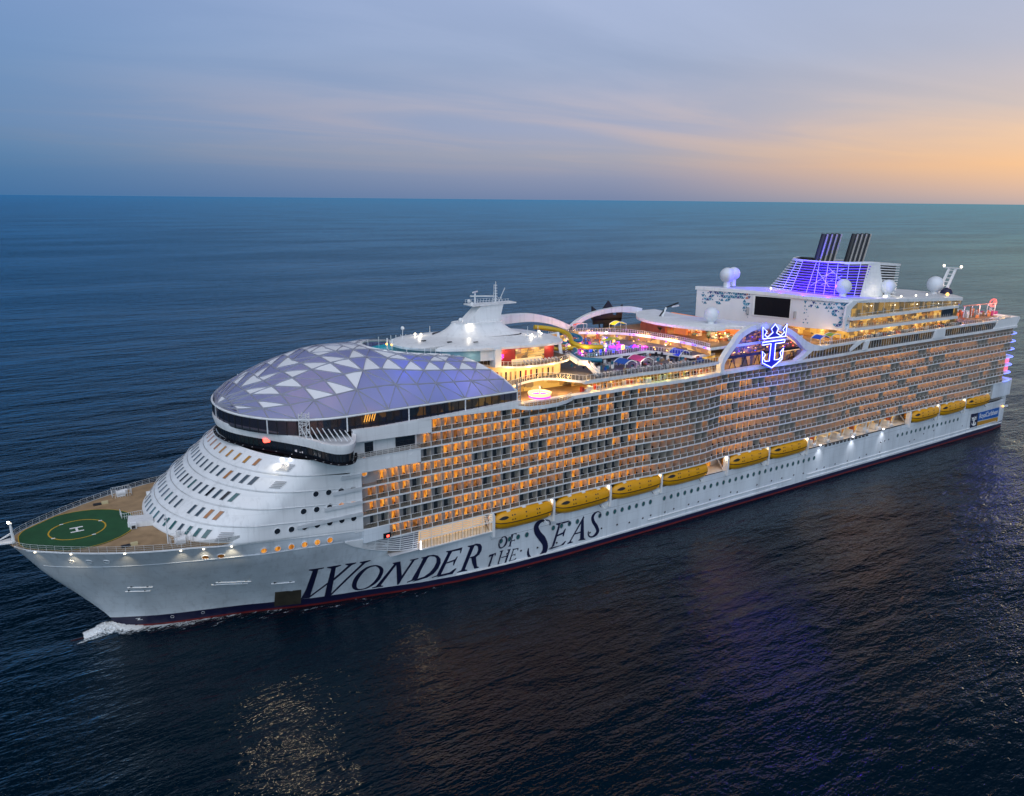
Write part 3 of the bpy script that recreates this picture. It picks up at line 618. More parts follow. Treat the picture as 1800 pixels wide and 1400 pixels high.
# small lamps washing the bow plating
for X, z in [(4.0, 23.9), (9.7, 23.85), (18.3, 23.95), (27.7, 23.75), (31.7, 23.5), (36.8, 23.2)]:
    y = -hb(X, z); b = MB(); b.box(X-.16, X+.16, y-.42, y-.1, z-.02, z+.1, lamp_w); o = b.build('hull_lamp', hull)
    light('hull_lamp_light', 'SPOT', (X, y-1.1, z+.1), 1150 if X > 5 else 400, (1, .80, .52), o, .12, (X, y+.5, z-3.2), 78, .8)
# ------------------------------------------------------------------ forward superstructure: five leaning tiers
FZ = [24.06, 27.4, 30.65, 33.9, 37.15, 40.3]
FX = [24.8, 27.6, 31.2, 35.1, 38.8, 42.4]
ENDS = [64.6, 64.6, 64.6, 64.6, 68.3, 78.7]
W = 23.9
def tier_plan(f, y, Ld=16.): return f + Ld*(1-math.sqrt(max(0, 1-(y/W)**2)))
YS = [W*math.sin(t) for t in np.linspace(-math.pi/2, math.pi/2, 49)]
def tier_pt(k, y, t):
    """t 0..1 from the foot to the head of tier k"""
    f = FX[k]+(FX[k+1]-FX[k])*t
    x = tier_plan(f, y)
    zb = SL[k+1]+rise(x); zt = SL[k+2]+rise(x)
    return Vector((x, y, zb+(zt-zb)*t))
sup = MB()
for k in range(5):
    prof = [0, .05, .12, .3, .6, .82, .93, 1.0]
    bulge = [-.03, .13, .19, .13, .07, .04, .10, .03]
    def row(t, bl, k=k):
        r = [(ENDS[k], -W-bl*.5, SL[k+1]+(SL[k+2]-SL[k+1])*t)]
        for y in YS:
            p = tier_pt(k, y, t); n = Vector((-math.sqrt(max(0, 1-(y/W)**2)), y/W, 0))
            r.append(p + n*bl*(1 if abs(y) < W*.97 else .5))
        r.append((ENDS[k], W+bl*.5, SL[k+1]+(SL[k+2]-SL[k+1])*t))
        return r
    sup.grid([row(t, bl) for t, bl in zip(prof, bulge)], white)
front = sup.build('forward_superstructure', ship, smooth=True, angle=50)
# ledge lines (thin gutters) round each tier
for k in range(1, 5):
    b = MB(); r0, r1 = [], []
    for y in YS[:40]:
        p = tier_pt(k, y, 0); n = Vector((-math.sqrt(max(0, 1-(y/W)**2)), y/W, 0))
        r0.append(p+n*.27+Vector((0, 0, .12))); r1.append(p+n*.27+Vector((0, 0, .19)))
    r0 = [(ENDS[k], -W-.16, SL[k+1]+.12)] + r0; r1 = [(ENDS[k], -W-.16, SL[k+1]+.19)] + r1
    b.grid([r0, r1, [Vector(p)+Vector((0, .2, 0)) for p in r1]], white); b.build('tier_ledge', front)
# rows of tall slanting windows
glz = [tealglass, darkglass, bronzeglass, mat('blue_grey_glass', (.05, .08, .11), .12), mat('amber_blind', (.35, .17, .03), .4, emit=(1, .45, .06), es=.05)]
rowspec = [(0, -19.6, 17.0, 17, (.28, .74)), (1, -19.0, 16.5, 16, (.28, .74)), (2, -18.6, 16.0, 17, (.28, .74)), (3, -18.9, 15.5, 16, (.28, .74)), (4, -16.4, 13, 11, (.28, .68))]
for k, y0, y1, n, (ta, tb) in rowspec:
    a0, a1 = math.asin(y0/W), math.asin(y1/W)
    for i in range(n):
        a = a0+(a1-a0)*i/(n-1)
        if (k, i) in ((1, 4),): continue
        yc = W*math.sin(a); hw = .34
        def wp(yy, t, out):
            p = tier_pt(k, yy, t); q = Vector((-math.sqrt(max(0, 1-(yy/W)**2))*(16/W)*1.0, 0, 0))
            nrm = Vector((-math.cos(a), math.sin(a)*.9, .75)).normalized()
            return p + nrm*(out+ (.12 if t < .4 else .06))
        w = MB(); c_ = [wp(yc-hw, ta, .10), wp(yc+hw, ta, .10), wp(yc+hw, tb, .10), wp(yc-hw, tb, .10)]
        if k == 4: g_ = glz[4] if i in (1, 2, 3, 4) else glz[2]
        elif k in (2, 3): g_ = random.choice([glz[1], glz[3], glz[3], glz[3], glz[3], glz[2]] if k == 3 else [glz[1], glz[3], glz[3], glz[0]])
        else: g_ = glz[2] if (k == 1 and i < 2) else random.choice([glz[0], glz[0], glz[3]]) if k == 0 else random.choice([glz[3], glz[0], glz[3]])
        w.face(c_, g_)
        d = [wp(yc-hw-.07, ta-.02, .02), wp(yc+hw+.07, ta-.02, .02), wp(yc+hw+.07, tb+.02, .02), wp(yc-hw-.07, tb+.02, .02)]
        w.grid([d, [p*1 for p in c_]], grey, closed=True)
        w.build('window', front)
for X, z in [(45.86, 24.64), (48.8, 24.37), (51.58, 24.21), (54.3, 24.09), (57.05, 23.95), (59.76, 23.91), (62.44, 23.77), (51.55, 27.73), (54.34, 27.57), (57.16, 27.44), (54.39, 30.99), (57.13, 30.79), (59.87, 30.63), (62.57, 30.55), (62.61, 33.54), (57.2, 27.66), (54.33, 31.0), (57.13, 30.77), (59.87, 30.66)]: put('porthole', PM['dark'], (X, -W-.06, z), front)
for X, z in [(59.78, 27.37), (62.5, 27.31), (65.32, 36.5), (67.95, 36.38), (70.72, 36.32), (76.28, 36.41), (65.27, 33.46)]: put('porthole', PM['lit'], (X, -W-.06, z), front)
# louvred vents on the tiers
def tier_panel(name, k, y, hw, t0, t1, parent, slats=5):
    b = MB(); a = math.asin(y/W); n = Vector((-math.cos(a), math.sin(a), .35)).normalized()
    for q in range(slats):
        ta = t0+(t1-t0)*q/slats; tb = ta+(t1-t0)/slats*.55
        b.face([tier_pt(k, y-hw, ta)+n*.36, tier_pt(k, y+hw, ta)+n*.36, tier_pt(k, y+hw, tb)+n*.30, tier_pt(k, y-hw, tb)+n*.30], grey)
    return b.build(name, parent)
tier_panel('vent_grille', 0, -22.0, .7, .2, .75, front); tier_panel('vent_grille', 3, -22.3, .55, .25, .7, front); tier_panel('vent_grille', 4, -21.3, .8, .25, .7, front)
# floodlights that wash the white front
for dx_ in (0, 1.4):
    b = MB(); b.box(48.7+dx_, 49.1+dx_, -20.3-dx_*.7, -19.9-dx_*.7, 38.3, 38.7, lamp_cool); o = b.build('floodlight', front)
    light('floodlight_throw', 'SPOT', (47.6+dx_, -22.0-dx_*.7, 38.6), 6500, (1, .78, .48), o, 1.1, (33, -68, 0), 66, .35)
    light('floodlight_beam', 'SPOT', (48.2+dx_, -21.0-dx_*.7, 38.6), 240, (1, .86, .64), o, .15, (45.5+dx_, -19.0, 33.0), 85, .9)
# aft end of the forward block: walkway strips at the side
for z, X0 in ((24.0, 50), (27.0, 56), (30.2, 58), (33.4, 60)):
    b = MB(); b.box(X0, 64.5, -W-.5, -W-.1, z-.9+rise(X0)*.6, z-.2+rise(X0)*.6, deckwhite); b.build('side_screen', front)

# ------------------------------------------------------------------ bridge
def mirror(pts): return pts + [(x, -y) for x, y in pts[::-1] if abs(y) > 1e-6]
BR = [(41.7, 0), (42.2, -4), (43.4, -7.6), (45.8, -11.6), (49.3, -16.6), (53.6, -22.7), (55.6, -27.2), (57.5, -29.9), (60.0, -29.9), (62.8, -24.2)]
def brise(x): return lerp_t([(41, 1.1), (50, .55), (57, 0), (80, 0)], x)
def loop(pts, off=0., n=4):
    c = crv(pts, n); out = []
    for i, p in enumerate(c):
        a = c[max(i-1, 0)]; d = c[min(i+1, len(c)-1)]; tx, ty = d[0]-a[0], d[1]-a[1]; l = math.hypot(tx, ty) or 1
        out.append((p[0]+ty/l*off, p[1]-tx/l*off))
    return out
def both(pts): return [(x, -y) for x, y in pts[::-1]][:-1] + pts
def band(b, plan, z0, z1, off0, off1, m, rf=brise, mf=None):
    p0 = both(loop(plan, off0)); p1 = both(loop(plan, off1))
    b.grid([[(x, y, z0+rf(x)) for x, y in p0], [(x, y, z1+rf(x)) for x, y in p1]], m, mf=mf)
# loop() offsets outward for a positive distance
b = MB()
band(b, BR, 38.9, 40.85, 0, .12, darkglass)
bridge = b.build('bridge', ship)
b = MB(); P0 = both(loop(BR, .1))
for i in range(0, len(P0), 1):
    x, y = P0[i]; b.bar((x, y, 38.95+brise(x)), (x, y, 40.85+brise(x)), .12, .12, ironblack)
b.build('window_frame', bridge)
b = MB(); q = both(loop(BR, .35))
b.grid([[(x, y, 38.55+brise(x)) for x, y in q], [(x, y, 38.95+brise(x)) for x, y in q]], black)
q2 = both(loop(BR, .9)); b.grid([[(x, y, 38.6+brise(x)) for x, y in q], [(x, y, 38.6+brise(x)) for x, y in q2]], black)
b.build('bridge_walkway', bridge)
b = MB(); q3 = both(loop(BR, .6))
for k in range(0, len(q3)-1):
    if k % 2 == 0: b.bar((q3[k][0], q3[k][1], 38.7+brise(q3[k][0])), (q3[k][0], q3[k][1], 38.7+brise(q3[k][0])+.01), .25, .25, white)
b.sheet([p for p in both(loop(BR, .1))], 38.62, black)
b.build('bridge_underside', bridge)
# white bulwark and roof over the bridge
b = MB()
band(b, BR, 40.85, 42.2, .45, .85, white); band(b, BR, 42.2, 42.75, .85, .82, white); band(b, BR, 42.75, 42.78, .82, -.1, white); band(b, BR, 42.78, 42.0, -.1, -.1, white); band(b, BR, 40.84, 40.85, .05, .45, white)
P1 = both(loop(BR, -.1)); b.grid([[(x, y, 42.0+brise(x)) for x, y in P1], [(x, 0, 42.0+brise(x)) for x, y in P1]], deckwhite)
b.build('bridge_roof', bridge, smooth=True, angle=30)
b = MB()
for sg in (-1, 1):
    for q in range(9):
        x = 53.5+q*.95; y = sg*(23.6+q*.65); b.bar((x-1.2, y*.955, 45.6-q*.1), (x, y, 42.6), .16, .16, white)
b.build('wing_rib', bridge)
b = MB()
for sg in (-1, 1):
    x, y = 52.2, sg*22.2
    for (ax, ay) in ((0, 0), (1.2, .9*sg), (1.0, -.9*sg), (2.2, 0)):
        b.bar((x+ax, y+ay, 42.6), (x+ax, y+ay, 48.2), .12, .12, white)
    for q in range(7):
        z = 43+q*.8
        for (a1, a2) in (((0, 0), (1.2, .9*sg)), ((0, 0), (1.0, -.9*sg)), ((1.2, .9*sg), (2.2, 0)), ((1.0, -.9*sg), (2.2, 0))):
            b.bar((x+a1[0], y+a1[1], z), (x+a2[0], y+a2[1], z+.4*(q % 2)), .09, .09, white)
b.build('lattice_tower', bridge)
b = MB(); b.box(47.0, 48.2, -15.2, -14.2, 41.0, 41.7, lamp_red); b.build('bridge_console_glow', bridge)

# white side wall from the bridge wing to the first balconies of the top row
b = MB()
b.side_prism([(62.9, 40.75), (81.6, 40.15), (81.6, 43.1), (74, 43.2), (62.9, 43.6)], -24.25, -23.6, white)
b.build('side_bulwark', ship)
b = MB(); b.side_prism([(62.9, 40.75), (81.6, 40.15), (81.6, 43.1), (74, 43.2), (62.9, 43.6)], 23.6, 24.25, white)
b.build('side_bulwark', ship)
b = MB(); b.side_prism([(60.5, 37.0), (78.9, 36.9), (78.9, 40.15), (60.5, 41.2)], -22.2, -21.8, white); b.side_prism([(66.3, 37.2), (68.3, 37.2), (68.3, 39.7), (66.3, 39.7)], -22.24, -22.2, darkglass)
b.side_prism([(73.6, 37.2), (78.4, 37.2), (78.4, 39.9), (73.6, 39.9)], -22.24, -22.2, darkglass); b.box(60.5, 78.9, -24.1, -21.8, 36.75, 36.95, deckwhite); b.build('side_gallery', ship)
railing('gallery_railing', [(61.5, -24.0), (78.8, -24.0)], 36.95, 1.15, ship, step=1.35, glass=railglass)

# ------------------------------------------------------------------ glass wall under the dome
DW = 23.6
def dome_outer(u):
    """u 0..1 from the port after corner round the bow to the starboard after corner"""
    n0 = .30
    if u < n0: t = u/n0; return (105-(105-62)*t, -DW)
    if u > 1-n0: t = (1-u)/n0; return (105-(105-62)*t, DW)
    a = (u-n0)/(1-2*n0)*math.pi-math.pi/2
    return (41.3+20.7*(1-math.cos(a)), DW*math.sin(a))
def dome_inner(u):
    n0 = .30
    if u < n0: t = u/n0; return (95.5-8*t, -9.6-.9*t)
    if u > 1-n0: t = (1-u)/n0; return (95.5-8*t, 9.6+.9*t)
    a = (u-n0)/(1-2*n0)*math.pi-math.pi/2
    return (76.5+11.0*(1-math.cos(a)), 10.5*math.sin(a))
def glass_base(x): return lerp_t([(41, 43.4), (52, 43.2), (58, 43.2), (82, 43.6), (105, 44.3)], x)
b = MB(); U = [i/80 for i in range(81)]
b.grid([[(*dome_outer(u), glass_base(dome_outer(u)[0])) for u in U], [(*dome_outer(u), 46.45) for u in U]], warmglass)
for i in range(81):
    x, y = dome_outer(i/80); b.bar((x, y*1.003, glass_base(x)), (x, y*1.003, 46.45), .14 if i % 4 else .26, .12, white if i % 8 == 0 else ironblack)
dwall = b.build('dome_window_wall', ship)
b = MB(); b.box(58, 104, -20.6, -20.3, 43.3, 46.4, multi_emit('lounge_interior', [(.01, .012, .02), (.02, .03, .05), (.06, .03, .01), (.015, .02, .05), (.30, .14, .02), (.01, .02, .03), (.03, .03, .03)], scale=.5, zs=.6, strength=.9))
b.box(88, 104, -20.9, -20.62, 43.5, 46.3, warm_room2); b.build('lounge_backdrop', dwall)
b = MB()
for q in range(5): b.bar((66.4+q*.55, -22.2, 44.3), (66.9+q*.55, -22.2, 45.9), .28, .12, lamp_or)
b.build('lounge_light', dwall)
b = MB(); cc = [dome_outer(u) for u in np.linspace(.40, .50, 12)]
b.tube([(x+2.2, y*.93, 45.95) for x, y in cc[:5]], .10, strip_warm, 5); b.tube([(x+2.4, y*.93, 45.9) for x, y in [dome_outer(u) for u in np.linspace(.345, .395, 8)]], .12, lamp_or, 5)
b.build('cove_light', dwall)
b = MB(); pl = [dome_outer(u) for u in U]; b.sheet(pl, 43.35, bluedeck); b.build('lounge_floor', dwall)
# white sill that carries the glass
b = MB(); b.side_prism([(62.9, 43.0), (82, 43.2), (105.5, 43.9), (105.5, 44.35), (82, 43.65), (62.9, 43.25)], -24.2, -23.3, white)
b.side_prism([(81.6, 43.25), (105.5, 42.4), (105.5, 43.9), (82, 43.2)], -24.25, -23.4, white); b.build('window_sill', dwall)

# ------------------------------------------------------------------ faceted foil dome: cross ribs and long stringers
def dome_w(X): return DW if X >= 62 else DW*math.sqrt(max(0, 1-((62-X)/20.7)**2))
def dome_wi(X):
    if X < 76.5: return 0.
    return 10.5 if X >= 87.5 else 10.5*math.sqrt(max(0, 1-((87.5-X)/11)**2))
def dome_pt(t, s, sg):
    X = 41.3+(63.7-9.5*s)*t; a = s*math.pi/2
    g_ = s*.4+.6*(1-math.cos(a)); h_ = math.sin(a)**.85
    zt = 46.5+(9.0*math.sin(min(1, max(0, X-41.3)/38)*math.pi/2)**.7+2.0*math.exp(-((X-66)/12)**2)*min(1, max(0, X-41.3)/8)) - max(0, (X-76)/20)**2*1.6
    w_ = dome_w(X)
    return Vector((X, sg*(w_-(w_-dome_wi(X))*g_), 46.5+(zt-46.5)*h_))
TT = [0, .035, .10] + [.10+.90*i/12 for i in range(1, 13)]
SS = [0, .25, .47, .68, .86, 1.0]
d = MB(); frame = MB()
def pillow(a, b_, c_, m, amt):
    cen = (a+b_+c_)/3; n = (b_-a).cross(c_-a).normalized()
    if n.z < 0: n = -n
    ab, bc, ca_ = (a+b_)/2, (b_+c_)/2, (c_+a)/2
    k = n*amt
    ab, bc, ca_ = ab+k*.6, bc+k*.6, ca_+k*.6
    m0 = cen+k
    for t in ((a, ab, m0), (ab, b_, m0), (b_, bc, m0), (bc, c_, m0), (c_, ca_, m0), (ca_, a, m0)): d.face(t, m)
up3 = Vector((0, 0, .16))
for sg in (-1, 1):
    for i in range(len(TT)-1):
        for j in range(5):
            a, b_, c_, e = dome_pt(TT[i], SS[j], sg), dome_pt(TT[i+1], SS[j], sg), dome_pt(TT[i+1], SS[j+1], sg), dome_pt(TT[i], SS[j+1], sg)
            # a foot, b next foot, c next head, e head of this bay
            fore = i < 7
            if j == 0: diag = 'ac' if i % 2 else 'be'
            elif fore: diag = 'be'
            else: diag = 'be' if i == 7 and j == 1 else 'ac' if j % 2 else 'ac'
            if fore and j == 1 and i == 6: diag = 'ac'
            if diag == 'be': tu, tl = (b_, c_, e), (a, b_, e)
            else: tu, tl = (a, c_, e), (a, b_, c_)
            wu = wl = False
            if fore:
                if j == 1: wl = i in (1, 2, 4, 5); wu = i == 6
                elif j == 2: wu = i in (2, 3, 5, 6)
                elif j == 3: wl = i in (2, 4, 5, 6)
                elif j == 4: wu, wl = i % 2 == 0, i % 3 == 0
            else:
                if j == 2: wl = True
                elif j == 3: wu, wl = i % 3 == 0, i % 2 == 1
                elif j == 4: wu = wl = True
            amt = .26 if j == 0 else .22
            if i < 2: amt *= .3
            pillow(*tu, foilwhite if wu else foil, amt); pillow(*tl, foilwhite if wl else foil, amt)
            for p, q in ((a, b_), (a, e)): frame.bar(p+up3, q+up3, .17, .3, frame_grey)
            p, q = (b_, e) if diag == 'be' else (a, c_); frame.bar(p+up3, q+up3, .09, .3, frame_grey)
    for j in range(5): frame.bar(dome_pt(1, SS[j], sg), dome_pt(1, SS[j+1], sg), .4, .4, white)
dome = d.build('dome_roof', ship, smooth=True, angle=40)
frame.build('dome_frame', dome)
b = MB(); b.tube([(*dome_outer(u), 46.5) for u in U], .24, white, 6); b.build('dome_rim', dome)
ri = [dome_pt(t, 1, -1) for t in np.linspace(1, (76.6-41.3)/54.2, 30)]; b = MB(); b.tube(ri + [Vector((p.x, -p.y, p.z)) for p in ri[::-1]], .30, white, 6); b.build('dome_inner_rim', dome)
# after end wall of the dome, lattice gusset
b = MB()
for sg in (0, 1):
    E_ = [dome_pt(1, v, sg*2-1) for v in SS]
    b.grid([[(p.x, p.y, p.z) for p in E_], [(p.x, p.y, 44.2) for p in E_]], white)
b.build('dome_end_wall', dome)
for sg in (-1, 1):
    b = MB()
    for q in range(6):
        b.bar((105.2, sg*23.4, 43.4+q*.8), (106.6, sg*22.6, 43.9+q*.8), .15, .15, grey); b.bar((106.6, sg*22.6, 43.4+q*.8), (105.2, sg*23.4, 43.9+q*.8), .15, .15, grey)
    for (x, y) in ((105.2, 23.4), (106.6, 22.6), (105.6, 22.4)): b.bar((x, sg*y, 43), (x, sg*y, 48.6), .18, .18, grey)
    b.build('lattice_gusset', dome)
# coloured lamps inside the dome
for X, Y, Z, E_, c_ in [(62, -10, 47.5, 380, (1, .42, .20)), (55, -9, 46, 200, (1, .40, .24)), (72, -18, 46, 420, (.40, .42, 1)), (80, -15, 50, 500, (.06, .12, 1)), (88, -18, 48, 380, (.18, .22, 1)),
                        (93, -19, 47, 500, (.5, .40, .95)), (100, -20, 45.4, 420, (.95, .6, .55)), (70, 14, 46, 300, (.5, .45, 1)), (60, 12, 46, 150, (.7, .5, .7)), (88, 17, 46, 400, (.3, .35, 1))]:
    light('dome_lamp', 'POINT', (X, Y, Z), E_, c_, dome, .6)
for t_, s_, e_, c_ in ((.62, .40, 90, (.05, .10, 1)), (.70, .62, 70, (.05, .08, 1)), (.50, .55, 40, (.06, .12, 1)), (.78, .20, 60, (.20, .16, 1)), (.33, .28, 60, (1, .42, .22)), (.30, .15, 50, (1, .45, .25)), (.22, .35, 40, (1, .40, .25)), (.88, .12, 60, (.9, .5, .5)), (.58, .12, 40, (1, .4, .3))):
    p = dome_pt(t_, s_, -1); light('dome_glow', 'POINT', (p.x, p.y*.9, p.z-1.3), e_, c_, dome, .3)
b = MB(); b.box(57.0, 60.0, -11.5, -11.2, 45.2, 47.6, lamp_or); b.build('wall_screen', dome)

# ------------------------------------------------------------------ solarium pool ring inside the dome's opening
b = MB(); inner = [dome_inner(u) for u in np.linspace(0, 1, 60)]
b.sheet([(x+.3, y*.98) for x, y in inner], 54.35, pool_teal); pool = b.build('solarium_pool', ship)
b = MB(); ins = [(x+.5, y*.96) for x, y in inner]; b.grid([[(x, y, 54.3) for x, y in ins], [(x, y, 56.4) for x, y in ins]], clearglass); b.build('pool_screen', pool)
b = MB()
for x, y in ins[::3]: b.bar((x, y, 54.3), (x, y, 56.5), .12, .12, white)
b.build('screen_post', pool)
b = MB()
for (x, y) in ((84.0, 3.0), (84.6, 1.4)): b.tube([(x, y, 54.4), (x, y, 57.2)], .2, white, 8); b.sphere((x-.3, y-.3, 55.8), .26, lamp_or, 8, 6)
b.build('entry_portal', pool)
# ------------------------------------------------------------------ main block and balconies
def bulge(X):
    """the gentle outward swells of the balcony fronts"""
    def hump(a, b_, c_, d): return float(np.interp(X, [a, b_, c_, d], [0, 1, 1, 0]))
    s = lambda t: t*t*(3-2*t)
    return 1.25*s(hump(140, 158, 168, 178)) + .85*s(hump(188, 206, 230, 244)) + .5*s(hump(296, 320, 346, 352))
YF = -23.75
PITCH = 2.7
X0G = 81.6
START = [-4, -6, -6, -6, -5, -1, -1, 0]
END = [94, 97, 97, 97, 97, 98, 98, 98]
wallpaint = mat('balcony_wall', (.40, .39, .40), .6, noise=.12, nscale=.6)
partition_m = mat('balcony_partition', (.54, .48, .42), .6, noise=.12, nscale=.6)
floor_m = mat('balcony_floor', (.26, .25, .24), .7, noise=.2, nscale=.6)
door_lit = lit_room('door_lit', (.25, .06, .004), (.85, .27, .015), (1.0, .46, .06), .85)
ceil_lamp = mat('ceiling_lamp', (1, .6, .3), .5, emit=(1.0, .38, .06), es=28.0)
ceil_dim = mat('ceiling_lamp_dim', (1, .6, .3), .5, emit=(1.0, .36, .06), es=19.0)
door_mid = lit_room('door_lit_dim', (.05, .02, .005), (.30, .10, .02), (.75, .28, .05), .55)
door_dark = mat('door_dark', (.03, .045, .06), .12)
chair_m = mat('balcony_chair', (.012, .012, .02), .6)
blk = MB()
blk.box(64.6, 344.5, -21.95, 23.6, 17.3, 43.1, wallpaint)
blk.box(78.2, 352, -17.5, 17.5, 12.41, 17.3, white)
main = blk.build('superstructure', ship)
b = MB(); b.box(71.2, 345, 17.5, 23.8, 12.42, 17.29, white)
for k in range(9): b.box(66, 350, 23.5, 24.3, SL[k]-.12, SL[k]+1.1, white)
b.build('starboard_side', main)
for k in range(8):
    n0, n1 = START[k], END[k]; xs = [X0G+PITCH*n for n in range(n0, n1+1)]
    if k in (1, 2, 3, 4): xs = [62.6] + xs
    b = MB()
    f = lambda X: YF-bulge(X)
    z = SL[k]
    b.grid([[(X, -21.9, z) for X in xs], [(X, f(X)-.02, z) for X in xs]], floor_m)
    b.grid([[(X, f(X)-.02, z+.02) for X in xs], [(X, f(X)-.16, z+.06) for X in xs], [(X, f(X)-.16, z-.32) for X in xs], [(X, f(X), z-.32) for X in xs], [(X, -21.9, z-.28) for X in xs]], white)
    b.build('balcony_slab', main)
rng = random.Random(11)
def lit_state(k, n):
    return None
STATE = {}
for k in range(8):
    run, st = 0, 'lit'
    for n in range(START[k], END[k]):
        if run <= 0:
            X = X0G+PITCH*n
            p = .68 if X < 130 else .78
            r = rng.random()
            st = ('lit' if rng.random() < (.85 if X < 135 else .55) else 'mid') if r < p else 'dark'
            run = rng.choice([1, 1, 1, 2, 2, 3]) if st != 'dark' else rng.choice([1, 1, 1, 2, 2, 3])
        run -= 1
        STATE[k, n] = st
def cell(bs, x, y, z, st, yf, yf2):
    """one balcony with its left partition plane at x: pieces go into the mesh builders bs"""
    yb = -21.95
    bs['wall'].box(x+PITCH-.06, x+PITCH+.06, y+yf2+.12, y+yb, z, z+2.92, partition_m)
    w = .70 + .45*rng.random(); xd = x+PITCH-.25-w
    bs['door'].face([(xd, y+yb-.03, z+.05), (xd+w, y+yb-.03, z+.05), (xd+w, y+yb-.03, z+2.35), (xd, y+yb-.03, z+2.35)], {'lit': door_lit, 'mid': door_mid, 'dark': door_dark}[st])
    if st != 'dark':
        lx = x+PITCH-.9; bs['door'].face([(lx, y+yb-.8, z+2.90), (lx+.45, y+yb-.8, z+2.90), (lx+.45, y+yb-.35, z+2.90), (lx, y+yb-.35, z+2.90)], ceil_lamp if st == 'lit' else ceil_dim)
    yy0, yy1 = y+yf-.05, y+yf2-.05
    bs['rail'].face([(x+.05, yy0, z+.06), (x+PITCH-.05, yy1, z+.06), (x+PITCH-.05, yy1, z+1.06), (x+.05, yy0, z+1.06)], railglass)
    bs['rail'].bar((x, yy0, z+1.1), (x+PITCH, yy1, z+1.1), .08, .07, white)
    bs['rail'].bar((x+PITCH, yy1-.01, z), (x+PITCH, yy1-.01, z+1.1), .16, .14, white)
    cx, cy = x+PITCH-.75-.4*rng.random(), y+yb-.75
    bs['chair'].box(cx-.28, cx+.28, cy-.28, cy+.28, z+.35, z+.45, chair_m); bs['chair'].box(cx+.2, cx+.28, cy-.28, cy+.28, z+.45, z+1.05, chair_m)
    for ax in (-.25, .22):
        for ay in (-.25, .22): bs['chair'].box(cx+ax, cx+ax+.05, cy+ay, cy+ay+.05, z, z+.35, chair_m)
    bs['chair'].box(cx-1.0, cx-.55, cy-.2, cy+.25, z+.48, z+.54, chair_m); bs['chair'].box(cx-.80, cx-.75, cy, cy+.05, z, z+.48, chair_m)
order = sorted(((X0G+PITCH*n, k, n) for k in range(8) for n in range(START[k], END[k])), key=lambda t: t[0])
near_cells = order[:100]
proto = {}
for st in ('lit', 'mid', 'dark'):
    for q in range(3):
        bs = {p: MB() for p in ('wall', 'door', 'rail', 'chair')}
        cell(bs, 0, 0, 0, st, YF, YF)
        made = {p: bs[p].build({'wall': 'balcony', 'door': 'balcony_door', 'rail': 'railing', 'chair': 'chair_set'}[p]) for p in bs}
        proto[st, q] = {p: o.data for p, o in made.items()}
        for o in made.values(): bpy.data.objects.remove(o)
for X, k, n in near_cells:
    pr = proto[STATE[k, n], rng.randrange(3)]
    r_ = put('balcony', pr['wall'], (X, 0, SL[k]), main)
    for p, nm in (('door', 'balcony_door'), ('rail', 'railing'), ('chair', 'chair_set')):
        o = bpy.data.objects.new(nm, pr[p]); COL.objects.link(o); o.parent = r_
bs = {p: MB() for p in ('wall',)}; bs['door'] = bs['rail'] = bs['chair'] = bs['wall']
for X, k, n in order[100:]:
    cell(bs, X, 0, SL[k], STATE[k, n], YF-bulge(X), YF-bulge(X+PITCH))
struct(bs['wall'].build('balcony', main), 'stuff')
# side wall ahead of row five with round lit ports
b = MB(); b.box(62, 78.9, -24.0, -21.95, 33.62, 36.75, white); b.build('side_wall', main)
b = MB(); b.box(64.6, 70.8, -24.0, -21.95, 17.4, 20.45, hullwhite); b.build('side_wall', main)

# ------------------------------------------------------------------ promenade opening and the louvred wedge ahead of the boats
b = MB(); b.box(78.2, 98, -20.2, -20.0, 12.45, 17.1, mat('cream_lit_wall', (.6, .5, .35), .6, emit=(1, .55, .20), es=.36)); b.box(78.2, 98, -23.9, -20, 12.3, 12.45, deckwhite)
prom = b.build('promenade', ship)
b = MB()
for q in range(4): z = 15.2+q*.5; b.bar((78.3, -24.02, z), (98, -24.02, z), .10, .12, white)
for q in range(8): b.bar((78.4+q*2.78, -24.04, 12.4), (78.4+q*2.78, -24.04, 17.1), .10, .10, white)
b.bar((78.3, -24.05, 14.9), (98, -24.05, 14.9), .2, .18, white); b.bar((78.3, -24.05, 12.5), (98, -24.05, 12.5), .3, .3, white)
for q in range(24): b.bar((78.5+q*.83, -24.0, 12.5), (78.5+q*.83, -24.0, 14.9), .09, .06, mat('bronze_post', (.35, .22, .10), .5) if q == 0 else MATS['bronze_post'])
b.build('promenade_rail', prom)
b = MB()
for q in range(6): b.bar((82+q*1.5, -20.25, 16.3-.15*(q % 2)), (83.1+q*1.5, -20.25, 16.3-.15*(q % 2)), .1, .25, lamp_or)
b.build('promenade_lamp', prom)
for X in (80, 86, 92, 96.5): light('promenade_light', 'POINT', (X, -22, 16.4), 60, (1, .70, .36), prom, .4)
lv = MB()
bot = [(60.2, 18.5), (62.5, 16.9), (65.5, 15.4), (68.5, 14.3), (71.5, 13.4), (74.5, 12.75), (78.25, 12.45)]
topz = lambda X: lerp_t([(60.2, 18.6), (71, 17.35), (78.3, 17.0)], X)
def lvy(X, z, o=0): return -hb(X, z)-o
n = 24; rows = [[], []]
for i in range(n+1):
    X = 60.2+(78.25-60.2)*i/n; rows[0].append((X, lvy(X, lerp_t(bot, X), .02), lerp_t(bot, X))); rows[1].append((X, lvy(X, topz(X), .02), topz(X)))
lv.grid(rows, mat('louvre_void', (.03, .045, .10), .6))
louv = lv.build('louvre_panel', ship)
b = MB()
